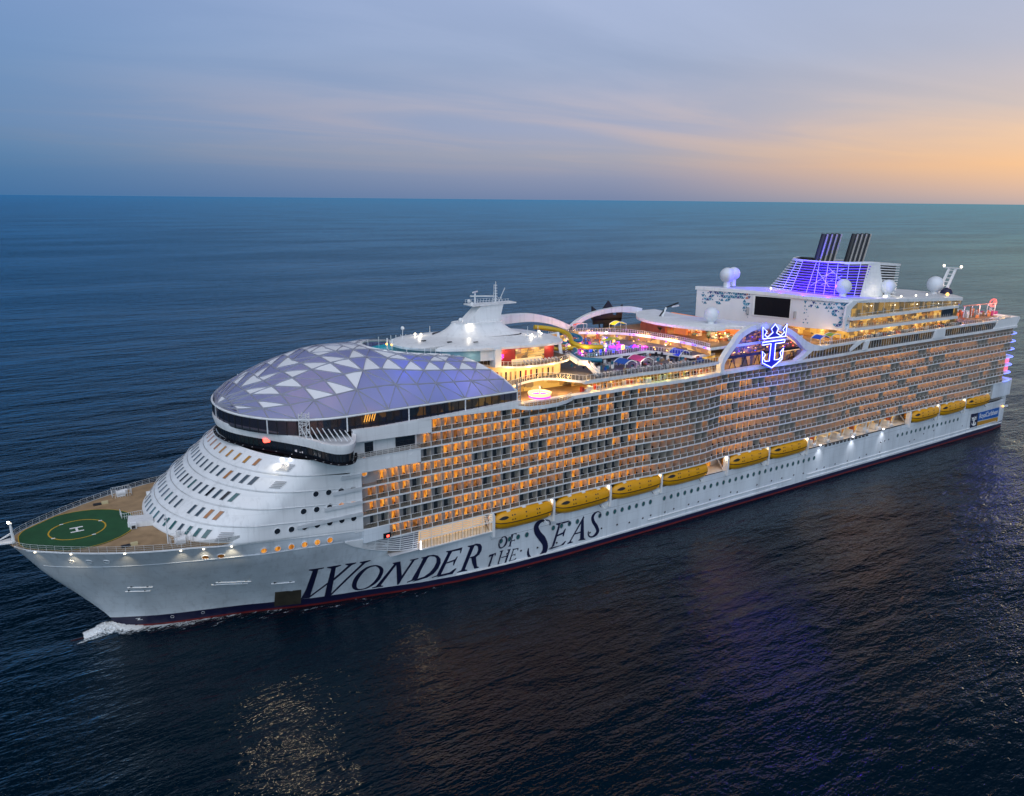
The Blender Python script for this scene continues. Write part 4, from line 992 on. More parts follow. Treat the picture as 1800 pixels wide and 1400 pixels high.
for q in range(9):
    t = q/8; P_ = []
    for i in range(n+1):
        X = 60.4+(78.3-60.4)*i/n; zt = topz(X); zb = lerp_t(bot, X); z = 17.1-q*.56 if False else zb+(zt-zb)*(1-t)
        P_.append((X, lvy(X, z, .16), z))
    for i in range(n): b.bar(P_[i], P_[i+1], .22, .20, white)
for X in (64.5, 67.6, 70.7, 73.8, 77.0):
    zb, zt = lerp_t(bot, X), topz(X); b.bar((X, lvy(X, zb, .2), zb), (X, lvy(X, zt, .2), zt), .16, .16, white)
b.build('louvre_slats', louv)
b = MB(); b.box(69.2, 70.9, -24.3, -23.9, 17.5, 18.6, black); b.box(69.9, 70.5, -24.36, -24.3, 17.7, 18.2, lamp_red); o = b.build('side_light', ship)
b = MB(); b.tube([(78.35, -24.15, 12.7), (78.35, -24.15, 14.6)], .16, lamp_cool, 6); o = b.build('promenade_lamp', prom)
light('promenade_throw', 'SPOT', (78.4, -25.4, 14.0), 600, (1, .72, .40), o, .7, (66, -48, 0), 74, .4)

# ------------------------------------------------------------------ lifeboats in the side recess
def make_boat():
    root = bpy.data.objects.new('lifeboat', None); COL.objects.link(root)
    Lb = 17.6
    st = [0, .15, .5, 1.1, 2.0, 3.2, 5, 8, 12, 15, 16.6, 17.3, 17.6]
    hw = [.25, .8, 1.35, 1.85, 2.3, 2.6, 2.8, 2.85, 2.85, 2.8, 2.7, 2.55, 2.3]
    keel = [2.1, 1.75, 1.35, .9, .5, .2, .05, 0, 0, .1, .3, .55, .9]
    gun = [2.75, 2.7, 2.62, 2.52, 2.42, 2.36, 2.3, 2.27, 2.3, 2.38, 2.45, 2.5, 2.5]
    topz = [3.15, 3.35, 3.7, 4.2, 4.7, 5.0, 5.15, 5.2, 5.15, 5.05, 4.95, 4.8, 4.3]
    b = MB()
    prof = [(0, 0), (.45, .08), (.78, .35), (.93, .7), (1, 1)]
    for sg in (-1, 1):
        b.grid([[(x, sg*w*p, kz+(g-kz)*q) for p, q in prof] for x, w, kz, g in zip(st, hw, keel, gun)], yellow)
    e = -1; b.face([(st[e], s_*hw[e]*p, keel[e]+(gun[e]-keel[e])*q) for s_, seq in ((-1, prof), (1, prof[::-1])) for p, q in seq], yellow)
    o = b.build('boat_hull', None, smooth=True, angle=40); o.parent = root
    b = MB(); cp = [(1.0, 0), (1.0, .12), (.97, .42), (.90, .70), (.74, .90), (.5, .98), (0, 1)]
    for sg in (-1, 1):
        b.grid([[(x, sg*w*p, g+.16+(t-g-.16)*q) for p, q in cp] for x, w, g, t in zip(st, hw, gun, topz)], yellow)
    b.face([(st[-1], s_*hw[-1]*p, gun[-1]+.16+(topz[-1]-gun[-1]-.16)*q) for s_, seq in ((-1, cp), (1, cp[::-1])) for p, q in seq], yellow)
    canopy = b.build('boat_canopy', None, smooth=True, angle=40); canopy.parent = root
    b = MB()
    for sg in (-1, 1):
        b.grid([[(x-.05 if x < .1 else x, sg*(w+.07), g-.03), (x-.05 if x < .1 else x, sg*(w+.10), g+.08), (x, sg*(w+.07), g+.19)] for x, w, g in zip(st, hw, gun)], ironblack)
    o = b.build('gunwale_fender', None, smooth=True); o.parent = root
    # bow windscreen, side ports and roof hatches
    def on_side(x, q):
        w, g, t = np.interp(x, st, hw), np.interp(x, st, gun), np.interp(x, st, topz)
        p = np.interp(q, [c[1] for c in cp], [c[0] for c in cp]); return w*p, g+.16+(t-g-.16)*q
    for sg in (-1, 1):
        b = MB(); up, dn = [], []
        for i in range(9):
            x = 1.6+2.6*i/8; h_ = .30*math.sin(math.pi*i/8)**.7; c0 = .47+.03*i/8
            y0, z0 = on_side(x, c0-h_*.55); y1, z1 = on_side(x, c0+h_*.65); up.append((x, sg*(y1+.03), z1)); dn.append((x, sg*(y0+.03), z0))
        b.grid([dn, up], ironblack); o = b.build('boat_windscreen', None); o.parent = root
        for x, q in ((5.2, .62), (5.9, .62), (5.2, .22), (5.9, .22), (9.3, .62), (9.3, .22), (12.6, .62), (13.3, .62), (12.6, .22), (13.3, .22)):
            b = MB(); y0, z0 = on_side(x, q-.06); y1, z1 = on_side(x, q+.06)
            b.face([(x-.17, sg*(y0+.03), z0), (x+.17, sg*(y0+.03), z0), (x+.17, sg*(y1+.03), z1), (x-.17, sg*(y1+.03), z1)], darkglass); o = b.build('boat_port', None); o.parent = root
    for x in (4.6, 9.2, 14.2):
        b = MB(); t = np.interp(x, st, topz); b.box(x-.5, x+.5, -1.9, -1.2, t-.35, t+.05, white); o = b.build('roof_hatch', None); o.parent = root
    b = MB(); b.box(.6, 2.4, -1.0, 1.0, 3.6, 4.5, ironblack); b.build('bow_hatch', None).parent = root
    b = MB(); b.bar((15.2, -2.2, .6), (15.9, -2.7, -.5), .22, .16, white); b.bar((14.6, -2.0, .5), (14.9, -2.3, -.1), .14, .14, ironblack); b.build('boat_skid', None).parent = root
    return root
def copy_tree(o, parent=None):
    c = o.copy(); COL.objects.link(c)
    if parent is not None: c.parent = parent
    for ch in list(o.children): copy_tree(ch, c)
    return c
BX = [97.9, 116.8, 135.6, 154.4, 181.4, 200.4, 279.4, 298.3, 317.2]
BL = ['yellow enclosed lifeboat foremost in the row, just aft of the lit promenade opening', 'yellow enclosed lifeboat hanging above the big S of the ship name lettering',
      'third yellow enclosed lifeboat from the bow, just aft of the ship name lettering', 'yellow enclosed lifeboat ending the forward row of four, before the first bright orange bay',
      'yellow enclosed lifeboat just aft of the first bright orange bay, behind a tall white pillar', 'yellow enclosed lifeboat just ahead of the long lit recess amidships',
      'yellow enclosed lifeboat just aft of the long lit recess, first of the after three', 'yellow enclosed lifeboat in the middle of the after three', 'sternmost yellow enclosed lifeboat, above the blue and gold emblem panel']
boat = make_boat()
for i, (X, lab) in enumerate(zip(BX, BL)):
    o = boat if i == 0 else copy_tree(boat)
    o.location = (X, -22.4, 11.75); tag(o, lab, 'lifeboat', 'lifeboats hung along the ship side')
# davit pillars, lamps and gear between the boats
pil = MB(); pil.side_prism([(-.35, 11.0), (.35, 11.0), (.35, 16.2), (.1, 17.0), (-.35, 17.0)], -24.35, -22.6, white); pil.face([(-.3, -22.6, 12.5), (.3, -22.6, 12.5), (.3, -18, 17), (-.3, -18, 17)], white)
pm_ = pil.build('davit_pillar'); pme = pm_.data; bpy.data.objects.remove(pm_)
for X in (98.15, 116.35, 135.2, 154.0, 181.2, 199.9, 219.2, 278.6, 297.9, 316.8): put('davit_pillar', pme, (X, 0, 0), ship)
arm = MB(); arm.bar((0, -18.5, 16.8), (0, -23.6, 16.4), .5, .6, white); arm.bar((.6, -18.5, 16.0), (.6, -23.2, 16.9), .3, .3, white); arm.tube([(.2, -23.3, 16.5), (.9, -23.3, 16.5)], .45, white, 10)
am_ = arm.build('davit_arm'); ame = am_.data; bpy.data.objects.remove(am_)
for X in BX: put('davit_arm', ame, (X+16.6, 0, 0), ship)
for i, X in enumerate([116.0, 134.8, 153.6, 180.6, 199.6, 218.4, 297.6, 316.4, 334.5]):
    b = MB(); b.box(X-.25, X+.25, -23.9, -23.5, 16.7, 17.0, lamp_w); o = b.build('recess_lamp', ship)
    light('recess_light', 'POINT', (X, -23.8, 16.2), 60, (1, .78, .48), o, .3)
# bright bays between the boat groups
b = MB(); b.box(172.6, 180.6, -17.9, -17.6, 12.5, 17.2, door_lit); b.box(219.5, 278, -18.2, -17.9, 12.5, 17.2, warm_room); bay = b.build('lit_bay', ship)
b = MB()
for q in range(7):
    x = 224+q*7.4
    b.box(x, x+1.6, -21.5, -19, 12.45, 14.3, white); b.box(x+2.2, x+3.0, -21, -19.4, 12.45, 16.9, [coral, white, grey][q % 3]); b.tube([(x+4.2, -20.6, 12.4), (x+5.2, -20.6, 14.6), (x+4.6, -21.8, 16.4)], .22, white, 6)
    b.tube([(x+.2, -22.2, 13.0), (x+1.8, -22.2, 13.0)], .55, white, 10)
b.build('bay_machinery', bay)
for X in (176.5, 224, 232, 241, 250, 259, 268, 275): light('bay_light', 'POINT', (X, -21.6, 16.6), 160, (1, .60, .22), bay, .4)
for X, e in ((226, 700), (244, 900), (262, 900)):
    b = MB(); b.box(X-.3, X+.3, -24.3, -23.9, 12.9, 13.2, lamp_cool); o = b.build('hull_lamp', ship)
    light('hull_wash', 'SPOT', (X, -25.4, 13.0), e, (.95, .95, 1), o, .2, (X, -23.7, 7.5), 80, 1.0)
for X in [99, 117.6, 136.4, 155.2, 182.2, 201.2]:
    light('boat_wash', 'SPOT', (X+15.6, -25.0, 13.6), 90, (1, .82, .56), ship, .25, (X+16.2, -23.6, 10.8), 90, 1.0)
b = MB()
for X in [229+2.1*i for i in range(12)]: b.box(X, X+1.2, -23.95, -23.6, 11.9-.05*(i if False else 0), 12.35, dark)
b.build('freeing_port', hull)
# ------------------------------------------------------------------ bands and decks amidships
def yedge(X): return YF-.25-bulge(X)*.8
def strip(name, X0, X1, z0, z1, out, m, parent=ship, depth=1.0, step=3.0, zf=None):
    b = MB(); n = max(1, int((X1-X0)/step)); xs = [X0+(X1-X0)*i/n for i in range(n+1)]; dz = zf or (lambda X: 0)
    b.grid([[(X, yedge(X)-out+depth, z0+dz(X)) for X in xs], [(X, yedge(X)-out, z0+dz(X)) for X in xs], [(X, yedge(X)-out, z1+dz(X)) for X in xs], [(X, yedge(X)-out+depth, z1+dz(X)) for X in xs]], m)
    return b.build(name, parent)
strip('deck_band', 105.5, 349, 42.45, 43.35, .12, white, depth=2)
b = MB(); b.box(105, 350, -23.6, 23.6, 43.1, 43.2, sand)
upper = b.build('upper_deck', ship)
# bow-side lounge platform with the round bar
b = MB(); plat = [(104.6, -23.5), (105.0, -25.0), (106.2, -26.5), (110.4, -27.3), (114.5, -27.1), (118, -26.1), (120.4, -24.9), (122.5, -23.5)]
b.prism(plat, 42.3, 43.28, white, sand); b.build('lounge_platform', upper)
railing('platform_railing', plat[1:-1], 43.28, 1.25, upper, glass=clearglass, step=1.1)
b = MB(); b.lathe((113.8, -20.6, 43.2), [(2.7, 0), (2.7, .25)], white, 28); b.lathe((113.8, -20.6, 43.2), [(2.74, .25), (2.74, .65)], lamp_pink, 28); b.lathe((113.8, -20.6, 43.2), [(2.7, .65), (2.7, 1.1), (2.95, 1.15), (2.95, 1.4), (2.5, 1.4), (2.5, 1.0)], strip_warm, 28)
b.tube([(113.8, -20.6, 43.2), (113.8, -20.6, 46.2)], .22, white, 8); b.build('round_bar', upper)
# warm hall behind the open gallery
b = MB(); b.box(106.5, 128, -13.2, -13.0, 43.2, 46.2, warm_room); b.box(128, 216, -15.2, -15.0, 43.2, 46.0, warm_room); b.box(106.5, 216, -12.8, 23, 43.2, 46.0, wallpaint); b.build('gallery_wall', upper)
b = MB(); rg = random.Random(3)
for i in range(42):
    x = 126+i*1.15
    m_ = rg.choice([coral, redwood, chair_m, white, teak, lime if i > 22 and i < 34 else teak])
    b.box(x, x+.5+.4*rg.random(), -22.4+2*rg.random(), -21.2, 43.2, 44.0+.6*rg.random(), m_)
struct(b.build('deck_furniture'), 'stuff')
b = MB()
for i in range(38):
    x = 127+i*1.25; b.bar((x, -23.75, 43.3), (x+.7, -22.6, 46.0), .10, .10, white)
for q in (43.9, 44.7, 45.4): b.bar((126.6, -23.5+(q-43.3)*.4, q), (174, -23.5+(q-43.3)*.4, q), .06, .06, white)
b.build('gallery_glazing', upper)
b = MB()
for i in range(6): b.box(146+i*2.4, 147.2+i*2.4, -21, -20, 45.0, 45.5, mat('lime_glow', (.4, .8, .1), .5, emit=(.45, 1, .03), es=2.6) if i == 0 else MATS['lime_glow'])
for i in range(13): b.box(125+i*3.9, 125.8+i*3.9, -20, -19.2, 45.7, 45.9, lamp_or)
b.build('gallery_lamp', upper)
for X in (109, 115, 121, 130, 137, 144, 151, 158, 165, 171): light('gallery_light', 'POINT', (X, -20.5, 45.4), 700, (1, .58, .18), upper, .5)
# pool deck slab
edge46 = [(106.0, -19.0), (107.5, -18.2), (109.6, -17.3), (113, -15.8), (117.9, -15.1), (120.5, -16.3), (122.3, -18.2), (124, -21.2), (125.8, -23.6)]
slab = crv(edge46, 4) + [(173.6, -23.6), (173.6, 23.5), (106.0, 23.5)]
b = MB(); b.prism(slab, 45.95, 46.6, white, bluedeck); pd = b.build('pool_deck', ship)
strip('deck_band', 125.0, 173.6, 45.9, 46.65, .2, white, parent=pd, depth=1)
railing('glass_balustrade', crv(edge46, 4), 46.6, 1.35, pd, glass=clearglass, step=1.0, bars=1)
railing('glass_balustrade', [(125.8, -24.0), (140, -24.0), (150, yedge(150)), (158, yedge(158)), (168, yedge(168)), (173.4, yedge(173))], 46.6, 1.5, pd, glass=clearglass, step=1.25, bars=1)
# lower level of the deck house below the bar terrace
b = MB(); lw = crv([(104, -8), (106, -11.4), (110, -13.2), (116, -13.6), (123, -13.4), (127, -11.5), (128.5, -8)], 4)
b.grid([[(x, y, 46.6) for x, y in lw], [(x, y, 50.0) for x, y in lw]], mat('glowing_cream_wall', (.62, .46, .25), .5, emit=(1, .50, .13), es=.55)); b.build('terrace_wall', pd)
b = MB()
for i in range(14): x, y = lw[3+i]; b = MB(); b.box(x-.25, x+.25, y-.12, y-.04, 46.7, 48.8, rg.choice([redwood, darkglass, warm_room, teak])); b.build('terrace_door', pd)
for X, Y in ((108, -15), (114, -16.2), (121, -17), (127, -15), (131, -18)): light('terrace_light', 'POINT', (X, Y, 49.4), 520, (1, .56, .18), pd, .4)
terr = crv([(104.5, -7.5), (105.8, -10.2), (109.7, -14.5), (115.8, -15.9), (123.1, -15.7), (128.7, -13.2), (130.5, -9)], 4) + [(130.5, 12), (104.5, 12)]
b = MB(); b.prism(terr, 49.9, 50.4, white, sand); bt = b.build('bar_terrace', ship)
railing('glass_balustrade', terr[2:-4], 50.4, 1.2, bt, glass=clearglass, step=1.1, bars=1)
# bar front under the white roof
b = MB(); b.box(106.4, 124.6, -11.6, -11.3, 50.4, 54.6, redwood); b.box(112.5, 121.4, -11.75, -11.6, 51.0, 54.0, warm_room)
for q in range(4): b.box(112.5, 121.4, -11.95, -11.75, 51.4+q*.7, 51.47+q*.7, teak)
b.box(111, 120, -12.9, -12.1, 50.4, 51.6, mat('lit_bar_counter', (.6, .5, .35), .4, emit=(1, .65, .28), es=.6)); b.build('terrace_bar', bt)
b = MB(); [b.sphere((107.9+.5*math.sin(q*2.1), -12.3, 52.6+.55*math.cos(q*1.7)), .22, lamp_pink, 8, 6) for q in range(7)]; b.build('bar_neon', bt)
for X in (109, 114, 119, 123): light('bar_light', 'POINT', (X, -13, 53.6), 240, (1, .62, .36), bt, .3)
# white deck house with its roof, cone and mast
hp_ = [(84.2, 0), (85.0, -4), (87.5, -7.6), (91.6, -10.4), (97, -12.3), (103, -13.2), (112, -13.4), (120, -13.2), (126, -12.2), (129.8, -8.4), (131, -3.5), (131.2, 0)]
hl_ = crv(hp_, 4); hl_ = hl_ + [(x, -y) for x, y in hl_[::-1]][1:-1]
def shr(P, k, cx=108.): return [(cx+(x-cx)*k, y*k) for x, y in P]
def htilt(x): return lerp_t([(84, .9), (131, -.6)], x)
b = MB(); inn = [p for p in shr(hl_, .955)]; k0 = next(i for i, p in enumerate(inn) if p[0] > 106); k1 = next(i for i, p in enumerate(inn) if p[0] > 127); inn = inn[k1:] + inn[:k0]
b.grid([[(x, y, 52.2) for x, y in inn], [(x, y, 54.9+htilt(x)) for x, y in inn]], tealwall, mf=lambda i, j: tealwall if inn[j][0] < 101 else white)
house = b.build('deck_house', ship, smooth=True)
b = MB()
ring = [(1.0, 54.6), (1.0, 55.15), (.965, 55.5), (.90, 55.75), (.80, 56.0), (.66, 56.35), (.52, 56.8)]
b.grid([[(x, y, z+htilt(x)) for x, y in shr(hl_, k)] for k, z in ring], white, closed=True)
con = [(.52, 56.8), (.45, 57.3), (.38, 58.1), (.325, 59.0), (.30, 59.7), (.30, 60.0)]
b.grid([[(x, y*.9, z+htilt(x)*.3) for x, y in shr(hl_, k)] for k, z in con], white, closed=True); b.sheet(shr([(x, y*.9) for x, y in hl_], .30), 60.0, white)
b.build('house_roof', house, smooth=True, angle=32)
b = MB(); b.box(105.2, 107.0, -13.6, -11.0, 50.4, 55.0, white); b.build('house_pier', house)
for (x, y) in ((90, -4), (95, -8), (101, -10.5)):
    b = MB(); b.box(x, x+1.2, y, y+.5, 56.25+htilt(x), 56.4+htilt(x), dark); b.build('roof_vent', house)
for (x, y, h_) in ((88.5, 3.5, 3.2), (97, 5, 3.0), (118, -9, 3.2), (110, -11, 2.4), (122, -8, 3.0)):
    b = MB(); b.tube([(x, y, 55.6), (x, y, 55.9+h_)], [.10, .05], white, 6)
    if x < 90: b.sphere((x, y, 59.3), .45, white, 10, 8)
    b.build('whip_aerial', house)
for (x, y) in ((92.2, 4), (93.4, 3), (120.8, -7), (124.5, -6), (126, -3)):
    b = MB(); b.sphere((x, y, 57.4 if x < 100 else 56.3), .28, lamp_w, 8, 6); b.build('roof_lamp', house)
for (x, y, z, e) in ((99, -13.5, 53.8, 40), (91.5, -11.5, 54.5, 30), (120.8, -7.2, 57.2, 160), (104, -3.5, 59.5, 260), (92.8, 3, 58.2, 120)): light('roof_light', 'POINT', (x, y, z), e, (1, .86, .66), house, .25)
mst = MB()
def wedge(b, x0, x1, z0, x2, x3, z1, w0, w1, m):
    q0 = [(x0, -w0, z0), (x1, -w0, z0), (x1, w0, z0), (x0, w0, z0)]; q1 = [(x2, -w1, z1), (x3, -w1, z1), (x3, w1, z1), (x2, w1, z1)]
    b.grid([q0, q1], m, closed=True); b.face(q1, m)
wedge(mst, 104.0, 113.8, 59.9, 108.6, 115.3, 64.3, 2.2, 1.7, white)
mst.prism([(105.6, -2.4), (119.4, -1.6), (119.4, 1.6), (105.6, 2.4)], 64.2, 64.5, white)
mast = mst.build('mast', ship)
railing('mast_railing', [(98.8, -4.0), (102, -4.6), (112, -4.4), (116, -3.0)], 60.0, 1.1, mast, bars=2, step=.9); railing('mast_railing', [(106, -2.2), (117, -1.6)], 64.5, 1.0, mast, bars=2, step=.9); railing('mast_railing', [(106, 2.2), (117, 1.6)], 64.5, 1.0, mast, bars=2, step=.9)
b = MB(); b.tube([(107.6, 0, 64.5), (107.6, 0, 67.4)], .22, white, 8); b.bar((106.4, -.9, 67.6), (108.8, .9, 67.6), .35, .3, white); b.bar((106.2, 0, 66.6), (113, -.4, 66.3), .3, .35, white); b.build('radar_scanner', mast)
b = MB(); b.tube([(113.9, 0, 64.5), (113.9, 0, 70.0)], [.25, .08], white, 6)
for q in range(6): b.bar((113.2+.05*q, 0, 65.4+q*.7), (114.6-.05*q, 0, 65.4+q*.7), .10, .10, white); b.bar((113.9, -.7, 65.6+q*.7), (113.9, .7, 65.6+q*.7), .1, .1, white)
b.bar((113.3, .3, 64.6), (113.6, .3, 69.2), .08, .08, white); b.bar((114.8, 0, 64.5), (116.8, 0, 68.2), .14, .14, white); b.build('signal_mast', mast)
b = MB(); b.sphere((105.9, -1.4, 64.7), .55, white, 12, 8); b.sphere((106.4, 1.0, 65.2), .5, white, 12, 8); b.sphere((101.5, -3.2, 61.2), .6, white, 12, 8); b.build('mast_dome', mast)

# starboard arches seen across the deck
def ribbon(name, pts, wid, y0, y1, m, parent, n=6):
    c = crv(pts, n); w = np.interp(np.linspace(0, 1, len(c)), np.linspace(0, 1, len(wid)), wid) if isinstance(wid, (list, tuple)) else [wid]*len(c)
    L_, R_ = [], []
    for i, p in enumerate(c):
        a, d_ = c[max(i-1, 0)], c[min(i+1, len(c)-1)]; tx, tz = d_[0]-a[0], d_[1]-a[1]; l = math.hypot(tx, tz) or 1
        L_.append((p[0]-tz/l*w[i]/2, p[1]+tx/l*w[i]/2)); R_.append((p[0]+tz/l*w[i]/2, p[1]-tx/l*w[i]/2))
    b = MB(); b.grid([[(x, y0, z) for x, z in L_], [(x, y1, z) for x, z in L_], [(x, y1, z) for x, z in R_], [(x, y0, z) for x, z in R_], [(x, y0, z) for x, z in L_]], m)
    for e in (0, -1): b.face([(L_[e][0], y0, L_[e][1]), (L_[e][0], y1, L_[e][1]), (R_[e][0], y1, R_[e][1]), (R_[e][0], y0, R_[e][1])], m)
    return b.build(name, parent, smooth=True, angle=30)
ribbon('starboard_arch', [(120, 54.6), (129, 55.8), (138, 56.0), (144, 55.3), (150, 53.7), (155.5, 51.4), (157, 50.8)], [3.0, 2.9, 2.6, 2.3, 2.0, 1.8, 1.0], 21.4, 22.8, white, ship)
ribbon('starboard_arch', [(155.5, 50.6), (159, 53.0), (165, 55.0), (173, 55.9), (181, 55.6), (186, 54.6)], [1.3, 1.3, 1.4, 1.5, 2.0, 2.2], 21.4, 22.8, white, ship)
b = MB(); b.box(113, 131, 14, 20, 46.6, 53.2, wallpaint); b.box(113.5, 130, 13.7, 14, 50.6, 53.0, multi_emit('shade_deck_interior', [(.02, .02, .03), (.2, .02, .01), (.02, .05, .2), (.28, .18, .02), (.05, .04, .03)], scale=.45, zs=.4, strength=.8))
b.build('slide_tower_base', ship)

# pool area: raised deck with its curved white edge
rd = crv([(139.5, -6.0), (145, -6.2), (150.4, -6.3), (157, -6.2), (162.4, -5.9), (164.6, -8.2), (165.8, -11.5), (166.8, -15), (168.4, -19)], 4)
b = MB(); b.prism(rd + [(178, -19), (178, 20.5), (139.5, 20.5)], 47.2, 48.0, white, bluedeck, bottom=False); raised = b.build('raised_pool_deck', ship)
railing('glass_balustrade', rd, 48.0, 1.2, raised, glass=clearglass, step=.9, bars=1)
b = MB(); b.sheet([(146, 0), (158, -2), (163, 0), (163, 9), (155, 12), (146, 9)], 48.06, blue_pool); b.sheet([(142, -4.6), (150, -4.9), (150, -2), (142, -1)], 48.06, blue_pool); b.build('swimming_pool', raised)
b = MB()
for (x, y, m_) in ((147.5, 7, lamp_pink), (149, 8, lamp_pink), (157, 2.5, lamp_violet), (159, 1.2, lamp_violet), (160.5, 3, lamp_violet), (163, -1, lamp_violet), (165, -3, lamp_pink)): b.box(x-.9, x+.9, y-.6, y+.6, 48.1, 48.55, m_)
b.build('pool_glow', raised)
for (x, y, e, c_) in ((148, 6, 500, (1, .1, .8)), (158, 1, 700, (.6, .1, 1)), (164, -3, 600, (.8, .15, 1)), (152, 3, 300, (.3, .4, 1)), (170, 4, 500, (1, .45, .15)), (172, -6, 500, (1, .5, .15)), (147, 14, 500, (1, .5, .12)), (158, 12, 500, (1, .5, .12)), (143, -3, 160, (1, .7, .4))):
    light('pool_light', 'POINT', (x, y, 50.0 if y < 10 else 49.6), e*1.8, c_, raised, .5)
rg = random.Random(5)
b = MB()
for i in range(46):
    x, y = 140+36*rg.random(), 8+11*rg.random(); b.box(x, x+.4+rg.random(), y, y+.5, 48, 48.5+1.3*rg.random(), rg.choice([coral, coral, teak, redwood, white, door_mid, door_mid, lounger_m]))
struct(b.build('pool_furniture'), 'stuff')
b = MB(); b.box(140, 176, 19.4, 19.8, 48, 50.6, warm_room2); b.build('deck_wall', raised)
# curved walkway one level up, lit with coloured spots
wk = crv([(147, 21), (152, 20.6), (157.5, 19.4), (163.7, 15.6), (169.3, 10.4), (171.8, 4.5), (172.9, -1.6), (173.6, -8), (173.6, -14), (173.0, -19), (172.4, -22)], 5)
b = MB(); wi = [(x+3.2, y+1.0) for x, y in wk]
b.prism(wk + [(214, -22), (214, 21), (190, 22.5)], 49.6, 50.4, white, sand); walk = b.build('upper_walkway', ship)
railing('glass_balustrade', wk, 50.4, 1.1, walk, glass=clearglass, step=.8, bars=2)
b = MB()
for i in (4, 6, 12, 14, 21, 22, 27, 28, 33, 36, 37, 40, 41, 45, 46):
    x, y = wk[i]; b.sphere((x-.15, y-.2, 50.0), .22, [lamp_blue, lamp_violet, lamp_blue][i % 3], 8, 6)
x, y = wk[16]; b.sphere((x-.1, y-.2, 50.2), .38, lamp_w, 10, 6)
b.build('spotlight', walk)
for i, c_ in ((5, (.6, .2, 1)), (13, (.4, .2, 1)), (22, (.7, .2, 1)), (30, (.35, .3, 1)), (38, (.3, .35, 1)), (46, (.25, .3, 1))):
    x, y = wk[i]; light('spot_glow', 'POINT', (x-1.4, y-1.0, 50.4), 60, c_, walk, .2)
# coral walls and planting under the crescent roof
b = MB()
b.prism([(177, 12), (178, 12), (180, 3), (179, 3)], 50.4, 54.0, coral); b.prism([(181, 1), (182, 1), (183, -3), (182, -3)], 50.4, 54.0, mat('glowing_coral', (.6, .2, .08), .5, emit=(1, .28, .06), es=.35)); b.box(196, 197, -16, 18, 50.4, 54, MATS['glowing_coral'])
b.build('coral_wall', walk)
b = MB(); b.grid([[(x+.7, y+.3, 47.9) for x, y in wk[6:]], [(x+.7, y+.3, 49.6) for x, y in wk[6:]]], warm_room); b.build('pool_bar', raised)
b = MB()
for i in range(70):
    x, y = 184+11*rg.random(), -18+26*rg.random(); h_ = .4+.5*rg.random(); b.box(x, x+1.5, y, y+.6, 50.4, 50.4+h_, rg.choice([white, white, lounger_m, tealwall, lime, coral]))
struct(b.build('lounge_seating'), 'stuff')
b = MB()
for i in range(26): x, y = 180+16*rg.random(), -19+34*rg.random(); b.sphere((x, y, 51.0+2.2*rg.random()), .16, rg.choice([lamp_or, lamp_w, lamp_or]), 6, 5)
b.build('string_lights', walk)
for (x, y) in ((184, -14), (190, -8), (186, 2), (180, 8), (192, -18)): light('walkway_light', 'POINT', (x, y, 53.2), 1100, (1, .52, .2), walk, .4)
def plant(x, y, z, h_, col, label):
    b = MB(); b.tube([(x, y, z), (x, y, z+h_*.35)], .16, teak, 6); root = b.build('palm_plant', None)
    c = MB()
    for q in range(22):
        a = q*2.4; e = .25+.9*((q*7) % 10)/10; l = h_*.62
        p0 = Vector((x, y, z+h_*.33)); d_ = Vector((math.cos(a)*math.cos(e), math.sin(a)*math.cos(e), math.sin(e)))
        s_ = d_.cross(Vector((0, 0, 1))).normalized()*.13*h_/3
        c.face([p0-s_*.3, p0+d_*l*.6-s_*1.2, p0+d_*l+Vector((0, 0, -.12*h_)), p0+d_*l*.6+s_*1.2, p0+s_*.3], col)
    c.build('frond', root); tag(root, label, 'plant', 'potted palms on the walkway deck'); return root
maroon = mat('maroon_leaf', (.22, .02, .05), .6)
plant(183.0, -15.6, 50.4, 3.6, maroon, 'red leaved spiky plant under the crescent roof beside the white forked pillar')
plant(180.2, -14.0, 50.4, 2.6, palm, 'green palm left of the red spiky plant under the crescent roof')
plant(178.4, 4.5, 50.4, 3.0, palm, 'green palm against the coral wall under the crescent roof')
# crescent roof
cr = crv([(184.5, 22), (178.5, 16), (174.2, 10), (172.6, 3), (173.0, -5), (175.4, -12), (178.6, -17.2), (182, -18.6)], 4) + crv([(184.2, -16.6), (186.4, -18.4), (188.0, -21.4), (190.5, -23.6), (198.5, -23.6)], 3) + crv([(199.5, -19), (195, -11.7), (192, -4), (190.5, 3), (190, 10), (192, 22)], 4)
b = MB(); b.prism(cr, 54.0, 54.75, white, deckwhite); croof = b.build('crescent_roof', ship)
b = MB(); b.grid([[(x, y, 54.75) for x, y in cr], [(184+(x-184)*.93, y*.95, 55.15) for x, y in cr]], white, closed=True); b.sheet([(184+(x-184)*.93, y*.95) for x, y in cr], 55.15, white); b.build('roof_crown', croof, smooth=True)
def radome(x, y, zc, r, zbase, label):
    b = MB(); b.sphere((x, y, zc), r, mat('radome_white', (.70, .74, .80), .35) if 'radome_white' not in MATS else MATS['radome_white'], 28, 18); b.lathe((x, y, 0), [(r*.50, zbase), (r*.45, zbase+.3), (r*.42, zc-r*.85)], white, 16)
    o = b.build('satellite_dome', ship, smooth=True, angle=60); o['label'] = label; return o
radome(183.7, -11.4, 57.75, 2.25, 54.9, 'lower white satellite dome on the crescent roof')
b = MB(); b.bar((181.5, 7, 55), (182.2, 6.2, 58.0), .5, .5, white); b.bar((182.2, 6.2, 58.0), (186, 4.8, 59.4), .4, .4, ironblack); b.bar((180.6, 7.4, 55.1), (181.8, 6.6, 57.2), .4, .4, ironblack); b.bar((184, 5.6, 58.2), (186.8, 5.4, 58.4), .3, .5, white); b.build('camera_crane', croof)
